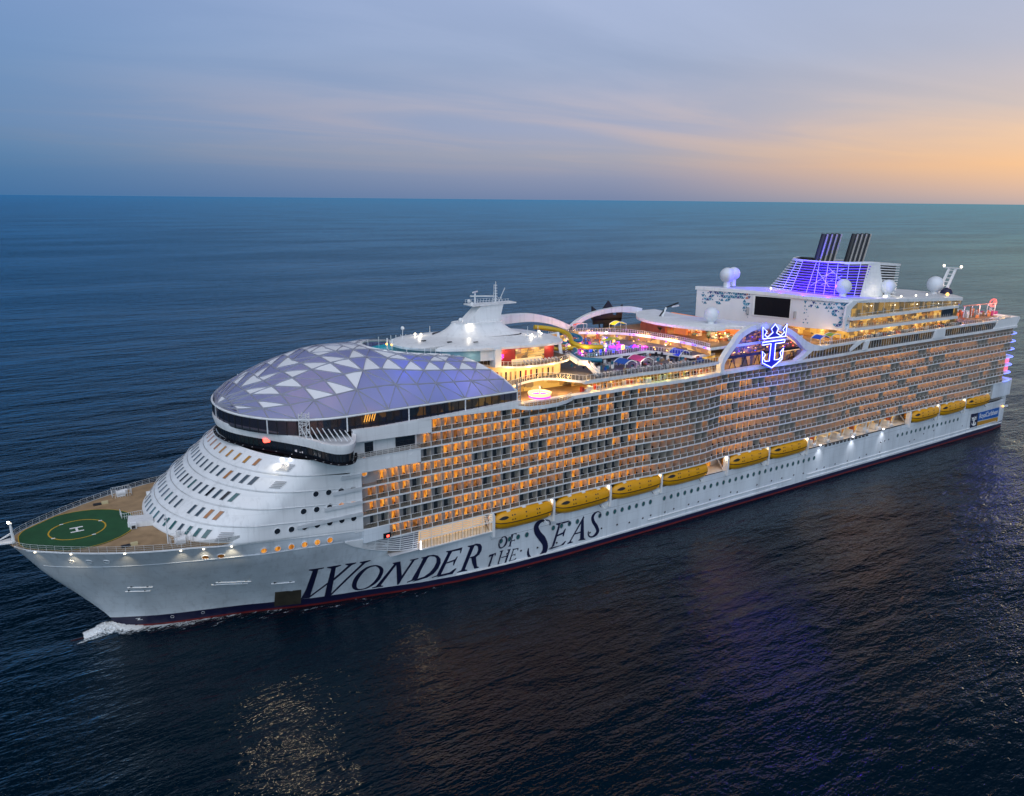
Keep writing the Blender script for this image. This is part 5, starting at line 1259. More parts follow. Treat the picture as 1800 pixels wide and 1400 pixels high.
# port side forked frame and the theatre glass behind it
eye = ribbon('forked_frame', [(175.4, 42.9), (175.3, 45.8), (177.0, 48.3), (180.0, 51.2), (182.2, 53.3), (186.5, 55.0), (191, 55.4), (197, 54.9), (203.5, 53.0), (208.6, 50.3), (213, 47.6), (219, 46.3), (226, 46.3)], [1.7, 1.3, 1.6, 1.6, 1.7, 1.6, 1.5, 1.5, 1.5, 1.7, 2.6, 1.6, .9], -24.6, -22.9, white, ship)
ribbon('forked_frame', [(215.5, 46.6), (213.6, 45.2), (211.8, 44.2), (209, 43.3)], [2.4, 1.7, 1.2, .8], -24.55, -22.95, white, ship)
b = MB(); b.side_prism([(177, 46.9), (181, 50.6), (183.5, 53.4), (188, 54.6), (196, 54.2), (203, 52.4), (208, 49.8), (212.5, 47.2)], -21.6, -21.3, theatre); th = b.build('theatre_glass', ship)
b = MB(); b.side_prism([(176.2, 43.3), (176.4, 46.6), (212.6, 46.6), (211, 44.6), (207, 43.3)], -21.7, -21.4, gold_truss); b.build('theatre_lower_glass', th)
b = MB(); b.bar((176.6, -22.6, 46.9), (213.4, -22.6, 46.9), .5, .75, ironblack)
for q in range(13): x = 178+q*2.7; b.bar((x, -22.2, 43.4), (x+(1.3 if q % 2 else -1.3), -22.2, 46.6), .16, .16, ironblack)
for q in range(6): b.bar((181+q*5, -21.9, 46.9), (183+q*5, -21.9, 53.2-abs(q-1.6)*.8), .12, .12, ironblack)
b.build('theatre_truss', th)
b = MB(); b.tube([(x, -22.5, z) for x, z in crv([(186, 54.2), (190, 54.5), (197, 54.0), (203, 52.1), (208, 49.5), (212, 47.2)], 5)], .16, strip_warm, 6); b.tube([(205, -22.4, 46.3), (212.4, -22.4, 46.3)], .10, strip_warm, 5); b.build('arch_light_strip', th)
b = MB(); rg = random.Random(8)
for i in range(40):
    x = 180+30*rg.random(); zt = np.interp(x, [178, 183, 190, 200, 212], [47.6, 53, 54, 52.6, 47.4]); z = 47.4+(zt-47.6)*rg.random(); b.box(x, x+.5, -21.75, -21.65, z, z+.18, rg.choice([lamp_or, strip_warm, lamp_or, lamp_blue, lamp_red, strip_warm, lamp_violet]))
b.build('theatre_lights', th)
# neon crown and anchor sign
NEON = [[(190.3, 51.91), (189.84, 55.43), (191.91, 53.96), (191.08, 52.96), (192.28, 52.21), (194.61, 53.47), (193.75, 54.56), (195.33, 55.9), (196.97, 54.41), (196.27, 53.22), (198.39, 52.15), (199.94, 53.1), (199.06, 53.94), (200.77, 55.47), (200.53, 51.83)], [(190.34, 50.91), (200.47, 50.82), (200.29, 50.01), (196.23, 50.0), (196.33, 45.08), (198.29, 44.97), (199.45, 45.62), (198.81, 47.04), (200.1, 48.26), (199.85, 44.91), (195.49, 42.76), (191.04, 44.67), (190.58, 48.22), (192.06, 47.04), (191.25, 46.07), (192.18, 45.03), (194.05, 44.93), (194.2, 50.15), (190.46, 50.02)]]
sign = empty('neon_sign', (195.3, -25.4, 42.8), 'glowing blue neon crown above an anchor, on the ship side before the eye shaped opening', 'sign')
b = MB()
for p in NEON: b.side_prism(p, -25.55, -25.2, neonblue)
b.build('sign_panel', sign)
for p in NEON:
    b = MB(); b.tube([(x, -25.7, z) for x, z in p + [p[0], p[1]]], .15, neonwhite, 6, caps=False); b.build('neon_tube', sign)
    b = MB(); cx = sum(x for x, z in p)/len(p); cz = sum(z for x, z in p)/len(p); b.tube([(cx+(x-cx)*1.06, -25.55, cz+(z-cz)*1.05) for x, z in p + [p[0], p[1]]], .13, lamp_blue, 5, caps=False); b.build('halo_tube', sign)
b = MB(); b.bar((193, -25.2, 44), (193, -23.4, 43), .25, .25, ironblack); b.bar((198, -25.2, 44), (198, -23.4, 43), .25, .25, ironblack); b.bar((192, -25.2, 52.5), (192, -22.5, 54.5), .25, .25, ironblack); b.bar((199, -25.2, 52.5), (199, -22.5, 53.8), .25, .25, ironblack); b.build('sign_bracket', sign)
light('neon_glow', 'POINT', (195.5, -29.5, 48), 7000, (.10, .12, 1), sign, 3.0)
# dark crown seen from behind on the far side
far = [(164.5, 55.0), (164.3, 59.6), (166.3, 58.2), (166.9, 56.4), (168.4, 56.2), (168.9, 58.4), (171.2, 61.0), (173.4, 58.4), (173.2, 56.2), (175.0, 56.0), (175.2, 57.8), (177.4, 59.4), (177.2, 54.4)]
b = MB(); b.side_prism([(x+1.5, z-2.1) for x, z in far], 23.0, 23.5, ironblack); b.side_prism([(166.5, 51.5), (178.5, 51.2), (178.5, 52.8), (166.5, 53.2)], 23.0, 23.5, ironblack); b.side_prism([(171, 47.6), (174.5, 47.6), (174.5, 51.4), (171, 51.5)], 23.0, 23.5, ironblack)
b.bar((170, 23.2, 47), (169, 23.2, 52), .3, .3, ironblack)
tag(b.build('dark_crown_sign'), 'black crown shaped sign seen from behind on the far rail of the pool deck', 'sign')

# ------------------------------------------------------------------ slides and shades on the pool deck
b = MB(); b.tube(crv([(139.0, 17.5, 53.6), (143.3, 16.4, 53.0), (145.0, 12.6, 52.7), (145.2, 9.2, 52.2), (143.6, 5.6, 51.6), (141.6, 2.2, 50.9), (143.0, -.6, 50.2), (146, -1.8, 49.9), (149, -2.4, 49.7)], 6), .72, slideyel, 12); ys = b.build('water_slide', None, smooth=True)
b = MB(); b.tube(crv([(137.0, 4.6, 49.2), (139.3, 2.4, 49.4), (141.6, 1.0, 49.7), (143.4, .2, 49.9)], 5), .6, slideyel, 10); b.build('slide_branch', ys, smooth=True)
b = MB()
for (x, y, z) in ((145, 10, 52.2), (143, 4, 51.3), (142, .4, 50.4), (148, -2.2, 49.6)): b.tube([(x, y, 48), (x, y, z-.5)], .2, white, 8)
b.build('slide_support', ys); tag(ys, 'curving yellow tube water slide above the pool', 'water slide', 'water slides on the pool deck')
b = MB(); b.tube(crv([(144.5, 13.0, 52.0), (147.4, 9.8, 51.7), (148.2, 7.2, 51.2), (147.0, 5.2, 50.8), (145.2, 6.6, 50.4), (144.8, 8.4, 50.0)], 6), .62, tealblue, 12); bs1 = b.build('water_slide', None, smooth=True); b = MB(); b.tube([(147.8, 7.8, 48), (147.8, 7.8, 51)], .2, white, 8); b.build('slide_support', bs1); tag(bs1, 'short blue tube water slide looping right behind the yellow one', 'water slide', 'water slides on the pool deck')
b = MB(); b.tube(crv([(141.6, 1.2, 49.4), (140.2, -1.2, 48.9), (138.0, -2.6, 48.6), (137.4, -5.4, 48.3), (139.2, -8.2, 48.0), (142.6, -9.8, 47.7)], 6), .62, tealblue, 12); bs2 = b.build('water_slide', None, smooth=True); b = MB()
for (x, y) in ((138, -3), (140.5, -9)): b.tube([(x, y, 46.6), (x, y, 48)], .2, white, 8)
b.build('slide_support', bs2); tag(bs2, 'low blue tube water slide ending in front of the raised pool deck', 'water slide', 'water slides on the pool deck')
b = MB(); b.tube(crv([(131, 12, 52.0), (135.2, 8.6, 51.5), (138.0, 4.6, 51.2), (140.2, 2.6, 50.8)], 5), .5, tealblue, 10); bs3 = b.build('water_slide', None, smooth=True); tag(bs3, 'dark blue tube water slide running out from behind the white deck house', 'water slide', 'water slides on the pool deck')
b = MB(); b.bar((135.4, -1.0, 46.6), (139.8, 6.8, 53.4), .7, .5, white); b.bar((139.8, 6.8, 53.4), (132.0, 8.4, 52.4), .4, .4, white); b.bar((137.5, 1.0, 46.6), (138.5, 4.5, 52.6), .4, .4, white)
for q in range(7): b.bar((137.2, -.4, 47+q*.7), (139.2, 1.2, 47+q*.7), .2, .2, white)
tag(b.build('slide_tower'), 'leaning white frame tower carrying the water slides', 'tower')
b = MB()
st_ = [(129.4, -11.8, 50.4), (130.2, -15.2, 49.0), (132.0, -16.8, 48.8), (131.8, -21.4, 46.7)]
for i in range(3):
    a, c = Vector(st_[i]), Vector(st_[i+1]); b.bar(a, c, 1.2, .25, white)
    for o_ in (-.65, .65):
        t = (c-a).cross(Vector((0, 0, 1))).normalized()*o_; b.face([a+t, c+t, c+t+Vector((0, 0, 1.1)), a+t+Vector((0, 0, 1.1))], white)
b.build('deck_stair', bt)
b = MB()
for i in range(2): b.bar(Vector(st_[i])+Vector((-.5, -.6, .4)), Vector(st_[i+1])+Vector((-.5, -.6, .4)), .14, .14, strip_warm)
b.build('stair_light', bt)
def barrel(cx, cy, z, lx, ly, rise_, m, label, rot=0.):
    root = bpy.data.objects.new('shade_canopy', None); root.location = (cx, cy, 46.6 if z < 49.6 else 50.4); root.rotation_euler = (0, 0, rot); COL.objects.link(root)
    b = MB(); zb = z-root.location.z; rows = []
    for i in range(9):
        t = i/8; rows.append([(-lx/2+lx*t, yy, zb+rise_*math.sin(math.pi*t)) for yy in (-ly/2, ly/2)])
    b.grid(rows, m); b.grid([[(x, y, zz_-.06) for x, y, zz_ in r] for r in rows], m); b.build('canopy_cloth', None, smooth=True).parent = root
    b = MB()
    for yy in (-ly/2-.1, ly/2+.1):
        b.tube([(-lx/2+lx*i/8, yy, zb+rise_*math.sin(math.pi*i/8)) for i in range(9)], .12, white, 6)
        for xx in (-lx/2, lx/2): b.tube([(xx, yy, 0), (xx, yy, zb)], .08, white, 6)
    b.build('canopy_frame', None).parent = root
    tag(root, label, 'canopy', 'small arched shade canopies'); return root
barrel(144.6, -17.4, 48.3, 4.2, 4.4, .9, bluefab, 'blue arched shade canopy left of the pink one in front of the raised pool deck')
barrel(150.8, -16.6, 48.4, 4.6, 5.2, .9, pink, 'pink arched shade canopy in front of the raised pool deck')
barrel(168.6, -13.8, 47.6, 4.6, 4.4, 1.5, mat('bright_blue_fabric', (.02, .05, .5), .5, emit=(.02, .05, 1), es=.25), 'bright blue peaked shade canopy below the forked white pillar')
barrel(170.5, 15.6, 52.4, 4.8, 2.4, .8, mat('yellow_glow_cloth', (.6, .5, .02), .5, emit=(1, .75, .02), es=.8), 'glowing yellow arched shade on the upper walkway by the far rail')
barrel(158.8, 20.4, 52.6, 4.4, 1.4, .25, mat('red_glow_cloth', (.6, .05, .04), .5, emit=(1, .12, .06), es=.6), 'flat red lit shade on the upper walkway left of the yellow one')
barrel(222.6, -22.4, 48.9, 5.0, 3.2, .9, bluefab, 'blue arched shade canopy aft of the neon sign, under the big screen block')
barrel(229.5, -21.8, 49.2, 4.6, 2.6, .5, lime, 'lime green shade canopy with yellow edge under the big screen block')
leaf = bpy.data.objects.new('leaf_parasol', None); leaf.location = (157.5, 4.0, 48.0); COL.objects.link(leaf)
b = MB(); b.grid([[(-3.4+.4*i, -1.5*math.sin(math.pi*(i+.001)/17), 1.9+.35*math.sin(math.pi*i/17)) for i in range(18)], [(-3.4+.4*i, 0, 2.3+.6*math.sin(math.pi*i/17)) for i in range(18)], [(-3.4+.4*i, 1.5*math.sin(math.pi*(i+.001)/17), 1.9+.35*math.sin(math.pi*i/17)) for i in range(18)]], lime); b.build('parasol_cloth', None, smooth=True).parent = leaf
b = MB(); b.tube([(0, 0, 0), (0, 0, 2.4)], .14, white, 6); b.build('parasol_pole', None).parent = leaf
tag(leaf, 'lime green leaf shaped parasol over the pool', 'parasol')
b = MB(); rg = random.Random(77)
for i in range(120):
    x, y = 133+38*rg.random(), -22.8+15*rg.random(); 
    if y > -7.5 and x > 138: continue
    b.box(x, x+.3+.6*rg.random(), y, y+.4, 46.6, 46.9+1.2*rg.random()**2, rg.choice([chair_m, chair_m, lounger_m, bluefab, coral, tealblue, white, teak]))
for i in range(60):
    x, y = 141+23*rg.random(), -4+22*rg.random(); b.box(x, x+.3+.6*rg.random(), y, y+.4, 48.0, 48.4+1.0*rg.random(), rg.choice([coral, bluefab, pink, white, lamp_violet, lamp_blue, lamp_or, lounger_m]))
for i in range(16):
    x, y = 141+30*rg.random(), -21+38*rg.random(); b.sphere((x, y, 48.6+1.6*rg.random()), .17, rg.choice([lamp_or, lamp_w, lamp_violet]), 6, 5)
struct(b.build('pool_deck_clutter'), 'stuff')
for (x, y, e, c_) in ((136, -20, 260, (1, .6, .3)), (148, -20, 220, (1, .7, .5)), (160, -20, 260, (1, .6, .35)), (170, -20, 260, (1, .55, .25)), (155, -10, 200, (.6, .5, 1))): light('deck_light', 'POINT', (x, y, 49.2), e, c_, pd, .3)
# loungers
def lounger_proto():
    root = bpy.data.objects.new('sun_lounger', None); COL.objects.link(root)
    b = MB(); b.box(-.32, .32, -1.0, .35, .30, .38, lounger_m); o = b.build('lounger_seat', None); o.parent = root
    b = MB(); b.face([(-.32, .35, .36), (.32, .35, .36), (.32, 1.0, .85), (-.32, 1.0, .85)], lounger_m); b.face([(-.32, .38, .30), (.32, .38, .30), (.32, 1.03, .80), (-.32, 1.03, .80)], white); o = b.build('lounger_back', None); o.parent = root
    b = MB()
    for x in (-.3, .26):
        for y in (-.9, .5): b.box(x, x+.05, y, y+.05, 0, .3, white)
    o = b.build('lounger_legs', None); o.parent = root
    return root
lp = lounger_proto(); first = True
spots = [(142.5+i*1.25, -12.6, 46.6, 0) for i in range(6)] + [(154+i*1.2, -9.4, 46.6, 0) for i in range(7)] + [(155+i*1.2, -13.0, 46.6, 0) for i in range(7)] + [(114.2+i*1.12, -13.9, 50.4, 0.0) for i in range(10)] + [(131+i*1.15, -21.6, 46.6, .1) for i in range(8)] + [(142+i*1.2, -21.8, 46.6, 0) for i in range(20)]
names_ = ['grey sun lounger in the row along the bar terrace rail', 'grey sun lounger in the row beside the foot of the stair', 'grey sun lounger in the long row behind the pool deck balustrade', 'grey sun lounger in the rows around the blue and pink arched canopies']
for i, (x, y, z, r_) in enumerate(spots):
    o = lp if first else copy_tree(lp); first = False
    o.location = (x, y, z); o.rotation_euler = (0, 0, r_); g_ = 3 if i < 20 else 0 if i < 30 else 1 if i < 38 else 2
    tag(o, names_[g_], 'sun lounger', ['sun loungers on the bar terrace', 'sun loungers by the stair', 'sun loungers on the pool deck', 'sun loungers near the arched canopies'][g_])
# ------------------------------------------------------------------ after decks
b = MB(); b.box(214, 346, -23.4, 23.4, 46.0, 46.55, sand); aft = b.build('after_deck', ship)
strip('deck_band', 220, 331, 46.0, 46.75, .15, white, parent=aft, depth=1)
railing('glass_balustrade', [(X, yedge(X)+.1) for X in range(222, 345, 6)], 46.75, 1.25, aft, glass=clearglass, step=1.3, bars=1)
b = MB(); b.box(214, 331, -22.3, -22.1, 43.3, 46.0, warm_room2); b.box(214, 345, -22.0, 22, 43.3, 46.0, wallpaint); b.build('after_gallery_wall', aft)
b = MB(); b.grid([[(X, yedge(X)+.25, 43.35) for X in range(214, 332, 3)], [(X, yedge(X)+.25, 46.0) for X in range(214, 332, 3)]], warmglass)
for X in np.arange(214, 331, 1.5): b.bar((X, yedge(X)+.2, 43.3), (X, yedge(X)+.2, 46.0), .07, .07, white)
b.build('after_gallery_glass', aft)
b = MB(); b.side_prism([(243.6, 43.3), (245.6, 43.3), (246.8, 46.2), (244.6, 46.2)], -24.5, -23.4, white); b.side_prism([(286.4, 43.3), (294.0, 43.3), (294.0, 46.5), (287.6, 46.5)], -24.4, -23.4, white); b.build('gallery_pier', aft)
ribbon('curved_fairing', [(236.0, 43.8), (238.4, 45.0), (241.2, 46.1), (243, 46.4)], [.8, 1.4, 1.3, .6], -24.5, -23.6, white, aft)
b = MB(); b.side_prism([(329, 43.3), (344, 43.0), (347.6, 42.2), (350.5, 46.2), (349.5, 46.9), (336.0, 46.9), (332.6, 46.4), (331, 44.6)], -24.2, -20, white); b.box(345, 350, -20, 22, 42.4, 46.8, white); b.build('stern_bulwark', aft)
for X in range(248, 345, 8):
    if X % 16 == 8: light('after_deck_light', 'POINT', (X, -21, 49.0), 380, (1, .56, .2), aft, .5)
for X in (218, 225, 233, 241): light('after_deck_light', 'POINT', (X, -18, 48.6), 280, (1, .52, .16), aft, .5)
rg = random.Random(21)
b = MB()
for i in range(60):
    x = 248+60*rg.random(); b.box(x, x+.6, -22.8+2.2*rg.random(), -20.0, 46.6, 47.2+.5*rg.random(), rg.choice([teak, lounger_m, coral, white, chair_m]))
struct(b.build('deck_seating'), 'stuff')

# block with the big screen
FW = [(213.5, 23.0), (219, 17), (224.6, 9.6), (227.6, 3), (229.0, -2), (230.4, -7), (232.6, -12.5), (236, -18), (239.4, -21.0)]
FWc = crv(FW, 5)
def roofz(X): return 60.7-.050*max(0, X-228)+.10*max(0, 228-X)*.6
side_ = [(239.4, -21.0), (250, -21.2), (305, -21.0), (310, -20.4), (317, -14.5), (321.5, -7)]
far_ = [(321.5, 7), (317, 14.5), (310, 20.4), (250, 21.5), (216, 23.4)]
b = MB()
b.grid([[(x, y, 49.8) for x, y in FWc], [(x, y, roofz(x)-.9) for x, y in FWc]], mat('mural_white', (.74, .74, .78), .45, noise=.06))
block = b.build('screen_block', ship, smooth=True)
b = MB()
full = FWc + side_[1:] + far_
top_ = [(x, y, roofz(x)) for x, y in full]
for tri in tessellate_polygon([[Vector((x, y, 0)) for x, y in full]]): b.face([top_[i] for i in tri], deckwhite)
eo = [(x-.5, y*1.015) if x < 240 else (x, y*1.02) for x, y in full]
b.grid([[(x, y, roofz(x)-1.25) for x, y in eo], [(x, y, roofz(x)-.1) for x, y in eo], [(x, y, roofz(x)) for x, y in full]], white, closed=True)
b.build('block_roof', block, smooth=True, angle=30)
# far side wall
b = MB(); b.grid([[(x, y, 46.6) for x, y in far_], [(x, y, roofz(x)-1) for x, y in far_]], white); b.grid([[(310, -19.4, 46.6), (310, 20.4, 46.6)], [(310, -19.4, 55.0), (310, 20.4, 55.0)]], warm_room2); b.build('block_wall', block)
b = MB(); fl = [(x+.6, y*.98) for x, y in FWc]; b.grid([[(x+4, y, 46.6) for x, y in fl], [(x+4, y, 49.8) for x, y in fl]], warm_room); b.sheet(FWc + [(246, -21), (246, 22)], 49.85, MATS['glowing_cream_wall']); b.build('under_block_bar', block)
for (x, y) in ((226, 12), (229.5, 4), (231.5, -5), (236, -13), (241, -17)): light('under_block_light', 'POINT', (x, y, 48.6), 520, (1, .54, .16), block, .4)
b = MB(); b.box(222, 229, -9, 3, 46.6, 49.4, mat('pink_counter', (.5, .22, .16), .6)); b.build('bar_counter', block)
def on_wall(s, z, out=.05):
    """s 0..1 along the front wall"""
    k = s*(len(FWc)-1); i = min(int(k), len(FWc)-2); t = k-i
    p, q = Vector(FWc[i]), Vector(FWc[i+1]); r = p+(q-p)*t; d_ = (q-p).normalized(); n_ = Vector((d_.y, -d_.x))
    if n_.x > 0: n_ = -n_
    return (r.x+n_.x*out, r.y+n_.y*out, z)
def s_of_y(y): 
    ys_ = [p[1] for p in FWc]; return float(np.interp(-y, [-v for v in ys_], np.linspace(0, 1, len(ys_))))
# screen
b = MB()
sa, sb = s_of_y(7.2), s_of_y(-4.6); ss = np.linspace(sa, sb, 8)
b.grid([[on_wall(s, 52.5, .30) for s in ss], [on_wall(s, 59.0, .30) for s in ss]], black); b.build('screen', block)
b = MB(); s2 = np.linspace(sa-.012, sb+.012, 8); b.grid([[on_wall(s, 52.2, .02) for s in s2], [on_wall(s, 52.2, .26) for s in s2], [on_wall(s, 59.3, .26) for s in s2], [on_wall(s, 59.3, .02) for s in s2]], white); b.build('screen_surround', block)
for y in (9.2, -6.4):
    b = MB(); s = s_of_y(y); p0, p1 = on_wall(s, 52.6, .4), on_wall(s, 55.0, .4); b.tube([p0, p1], .45, mat('speaker_grey', (.4, .4, .42), .5) if 'speaker_grey' not in MATS else MATS['speaker_grey'], 10); b.build('loudspeaker', block)
# triangle mural
mt_ = [mat('mural_teal', (.01, .17, .30), .5), mat('mural_sky', (.08, .30, .46), .5), mat('mural_navy', (.03, .06, .22), .5), mat('mural_coral', (.50, .16, .08), .5)]
rg = random.Random(4)
def in_left(y, z):  # garland along the top, dropping to the right
    if y > 21.5 or y < 8.6: return 0
    top_lim = 60.2; d_ = 2.9+.9*math.sin(y*.9)+(2.6 if y < 10.8 else 0)+(1.6 if y > 17 else 0)
    if y < 10.6 and z < 55.5 and rg.random() < .5: return .5
    return 1 if top_lim-d_ < z < top_lim else 0
def in_right(y, z):
    if not (-20.6 < y < -9): return 0
    if y > -11 and z < 57.5: return .6 if rg.random() < .5 else 0
    if y > -15: return 1 if z > 56.6-.4*(y+12) and z < 59.6 else 0
    return 1 if z > 55.6 and z < 59.8 and rg.random() < .85 or (y < -17 and 51.0 < z < 58 and rg.random() < .75) else 0
tb = MB(); a_ = 1.25; hh = a_*.92
for r_ in range(8):
    z0 = 50.8+r_*hh
    for q in range(72):
        yc = 22-q*a_/2*.98
        f_ = max(in_left(yc, z0+hh/2), in_right(yc, z0+hh/2))
        if f_ <= 0 or rg.random() < .18: continue
        sc_ = (.86 if f_ == 1 else .5)*(1 if rg.random() < .72 else .5); up = (q+r_) % 2 == 0
        zc = z0+hh/2; tri = [(-.5, -.5), (.5, -.5), (0, .5)] if up else [(-.5, .5), (.5, .5), (0, -.5)]
        yaw_ = 0.8
        cand = [on_wall(s_of_y(yc+u*a_*sc_*.9), zc+v*hh*sc_, .06) for u, v in tri]
        tb.face(cand, rg.choice([mt_[0], mt_[0], mt_[1], mt_[0], mt_[2]]) if not (8.6 < yc < 10.5 and z0 > 57 and rg.random() < .5) else mt_[3])
tb.build('triangle_mural', block)
# tall glazed galleries on the side of the block
def tilt(X, z0, z1): return z0+(z1-z0)*(X-232)/70
def sslab(name, X0, X1, za, zb, th_, y0, y1, m=white):
    b = MB(); n_ = 12; R0 = []
    for i in range(n_+1):
        X = X0+(X1-X0)*i/n_; z = tilt(X, za, zb); R0.append([(X, y0, z), (X, y0, z+th_), (X, y1, z+th_), (X, y1, z)])
    b.grid(R0, m, closed=True); b.face(R0[0], m); b.face(R0[-1], m); return b.build(name, block)
sslab('gallery_slab', 236, 304, 49.75, 49.2, .9, -23.0, -18.0)
sslab('gallery_slab', 238, 304, 53.3, 53.2, .85, -22.8, -18.0)
b = MB(); b.grid([[(240, -20.6, 46.7), (303, -20.6, 46.7)], [(240, -20.6, 49.7), (303, -20.6, 49.3)]], warm_room)
b.grid([[(240, -20.7, 50.6), (296, -20.7, 50.1)], [(240, -20.7, 53.2), (296, -20.7, 53.1)]], warm_room); b.grid([[(296, -21.0, 50.1), (304, -21.0, 50.0)], [(296, -21.0, 53.1), (304, -21.0, 53.1)]], darkglass)
b.grid([[(239.6, -20.6, 54.2), (310, -20.4, 54.0)], [(239.6, -20.6, roofz(240)-1.2), (310, -20.4, roofz(310)-1.2)]], warm_room2); b.build('block_gallery_wall', block)
b = MB()
b.grid([[(240, -22.7, 50.7), (300, -22.7, 50.2)], [(240, -22.7, 51.9), (300, -22.7, 51.4)]], clearglass); b.grid([[(241, -21.9, 54.2), (308, -21.6, 54.05)], [(241, -21.9, roofz(241)-1.2), (308, -21.6, roofz(308)-1.2)]], clearglass)
for X in np.arange(241, 309, 6.2): b.bar((X, -22.0, 54.2), (X, -22.0, roofz(X)-1.0), .16, .12, MATS['bronze_post']); b.bar((X+3.1, -22.0, 54.2), (X+3.1, -22.0, roofz(X)-1.0), .07, .07, white)
b.bar((241, -22.6, 55.3), (306, -22.2, 55.1), .08, .08, white)
for X in np.arange(240, 300, 1.5): b.bar((X, -22.7, tilt(X, 50.7, 50.2)), (X, -22.7, tilt(X, 51.9, 51.4)), .05, .05, white)
b.build('gallery_glazing', block)
b = MB(); xs_ = crv([(236.2, 51.0), (236.6, 53.5), (238.0, 56.6), (241.5, 58.8), (247, 59.3)], 5)
b.side_prism([(x-2.5, z) for x, z in [(238.2, 50.2)]] + [(x, z) for x, z in xs_] + [(247, roofz(247)-.4), (239, 59.6), (235.8, 58.2), (235.2, 54)], -21.8, -21.05, white); b.build('corner_fairing', block)
for X in (250, 264, 278, 292, 304):
    light('gallery_light', 'POINT', (X, -21.3, 57.0-.04*(X-250)), 90, (1, .72, .34), block, .3)
    b = MB(); b.sphere((X, -21.4, 57.3-.045*(X-250)), .2, lamp_w, 8, 6); b.build('ceiling_lamp', block)
# louvred funnel housing
def fl_loop(t):
    """plan of the funnel housing, t 0 at the foot, 1 at the head"""
    xf = 242+(246.3-242)*t; xn = 250+(257.5-250)*t; xa = 276+(279-276)*t; yn = 15.0-1.6*t; ya = 14.5-1.2*t
    half = [(xf, 0), (xf+.6, -5), (xf+2.6+1.5*t, -yn*.72), (xn+.5, -yn*.93), (xn+5, -yn), (xa-2, -ya), (xa, -ya+2), (xa+.6, -4), (xa+.6, 0)]
    c = crv(half, 4); kf = 1.5-.3*t; return c + [(x, -y*kf) for x, y in c[::-1]][1:-1]
fh = MB(); NZ = 13
def fz(t, x): return (roofz(x)-.1)*(1-t) + 71.0*t - (max(0, x-258)*.07)*t
for q in range(NZ):
    t0, t1 = q/NZ, (q+.60)/NZ
    fh.grid([[(x, y, fz(t0+.02, x)) for x, y in fl_loop(t0)], [(x, y, fz(t1, x)) for x, y in fl_loop(t1)], [(x*.995+1.3, y*.985, fz(t1, x)) for x, y in fl_loop(t1)]], white, closed=True)
fun = fh.build('funnel_housing', ship)
slat_glow = mat('blue_slat_glow', (.02, .01, .08), .5, emit=(.07, .02, 1), es=.85)  # glowing faces added over the front slats, in place of blue light on them
slat_glow2 = mat('violet_slat_glow', (.04, .01, .08), .5, emit=(.16, .06, 1), es=.62)
b = MB()
for q in range(NZ):
    t0, t1 = q/NZ+.01, (q+.54)/NZ
    A0, A1 = fl_loop(t0), fl_loop(t1); n_ = len(A0)
    for i in list(range(0, 15)) + [n_-3, n_-2, n_-1]:
        j = (i+1) % n_
        b.face([(A0[i][0]-.10, A0[i][1]-.05, fz(t0, A0[i][0])), (A0[j][0]-.10, A0[j][1]-.05, fz(t0, A0[j][0])), (A1[j][0]-.10, A1[j][1]-.05, fz(t1, A1[j][0])), (A1[i][0]-.10, A1[i][1]-.05, fz(t1, A1[i][0]))], slat_glow if 1 < i < 12 else slat_glow2)
b.build('slat_glow_faces', fun)
b = MB(); b.grid([[(262+(x-262)*.93, y*.93, fz(0, x)) for x, y in fl_loop(0)], [(264+(x-264)*.93, y*.93, fz(.97, x)) for x, y in fl_loop(.97)]], ironblack, closed=True); b.build('funnel_core', fun)
b = MB(); l1 = fl_loop(1); lo = fl_loop(.93)
b.grid([[(x, y*1.01, fz(.93, x)) for x, y in lo], [(x-.1, y*1.02, fz(1.0, x)) for x, y in l1], [(x+.3, y*.95, fz(1.0, x)) for x, y in l1]], white, closed=True); b.sheet([(264+(x-264)*.97, y*.96) for x, y in l1], 69.4, grey); b.build('funnel_rim', fun, smooth=True)
b = MB()
def lp_(t, f_): c = fl_loop(t); k = f_*(len(c)-1); i = int(k) % len(c); j = (i+1) % len(c); u = k-int(k); return Vector((c[i][0]*(1-u)+c[j][0]*u, c[i][1]*(1-u)+c[j][1]*u, fz(t, c[i][0])))
def fpanel(pts):
    vs = []
    for t, f_ in pts: p = lp_(t, f_); n_ = Vector((p.x-262, p.y*1.6, 0)).normalized(); vs.append(p+n_*.22)
    b.face(vs, white)
for k in range(6):
    ta, tb_ = k/6*1.0, (k+1)/6*1.0; fpanel([(ta, .235-.03*ta), (ta, .265+.03*(1-ta)), (tb_, .265+.03*(1-tb_)), (tb_, .235-.03*tb_)])
b.build('funnel_band', fun)
b = MB()
for f_ in (.02, .055, .09, .125, .16, .195):
    p, q = lp_(.02, f_), lp_(.95, f_-.02 if f_ > .03 else f_); n_ = Vector((-.9, -.5, 0)); b.bar(p+n_*.25, q+n_*.25, .16, .16, white)
for f_ in (.94, .97): p, q = lp_(.02, f_), lp_(.95, f_); b.bar(p+Vector((-.25, 0, 0)), q+Vector((-.25, 0, 0)), .16, .16, white)
b.build('funnel_rib', fun)
b = MB()
for a, c in (((.25, .03), (.75, .10)), ((.75, .03), (.25, .10)), ((.55, .06), (.8, .13)), ((.8, .08), (.35, .15)), ((.3, .07), (.6, .13))):
    p, q = lp_(*a), lp_(*c); b.bar(p+Vector((-.4, -.3, 0)), q+Vector((-.4, -.3, 0)), .18, .18, louver_blue)
b.build('funnel_light_line', fun)
for (x, y, z, e) in ((238.0, -3, 64, 13000), (241.0, -11, 63.5, 12000), (237.5, 6, 64, 9000), (241, -8, 69, 9000)): light('funnel_blue_light', 'POINT', (x, y, z), e, (.035, .0, 1), fun, .5)
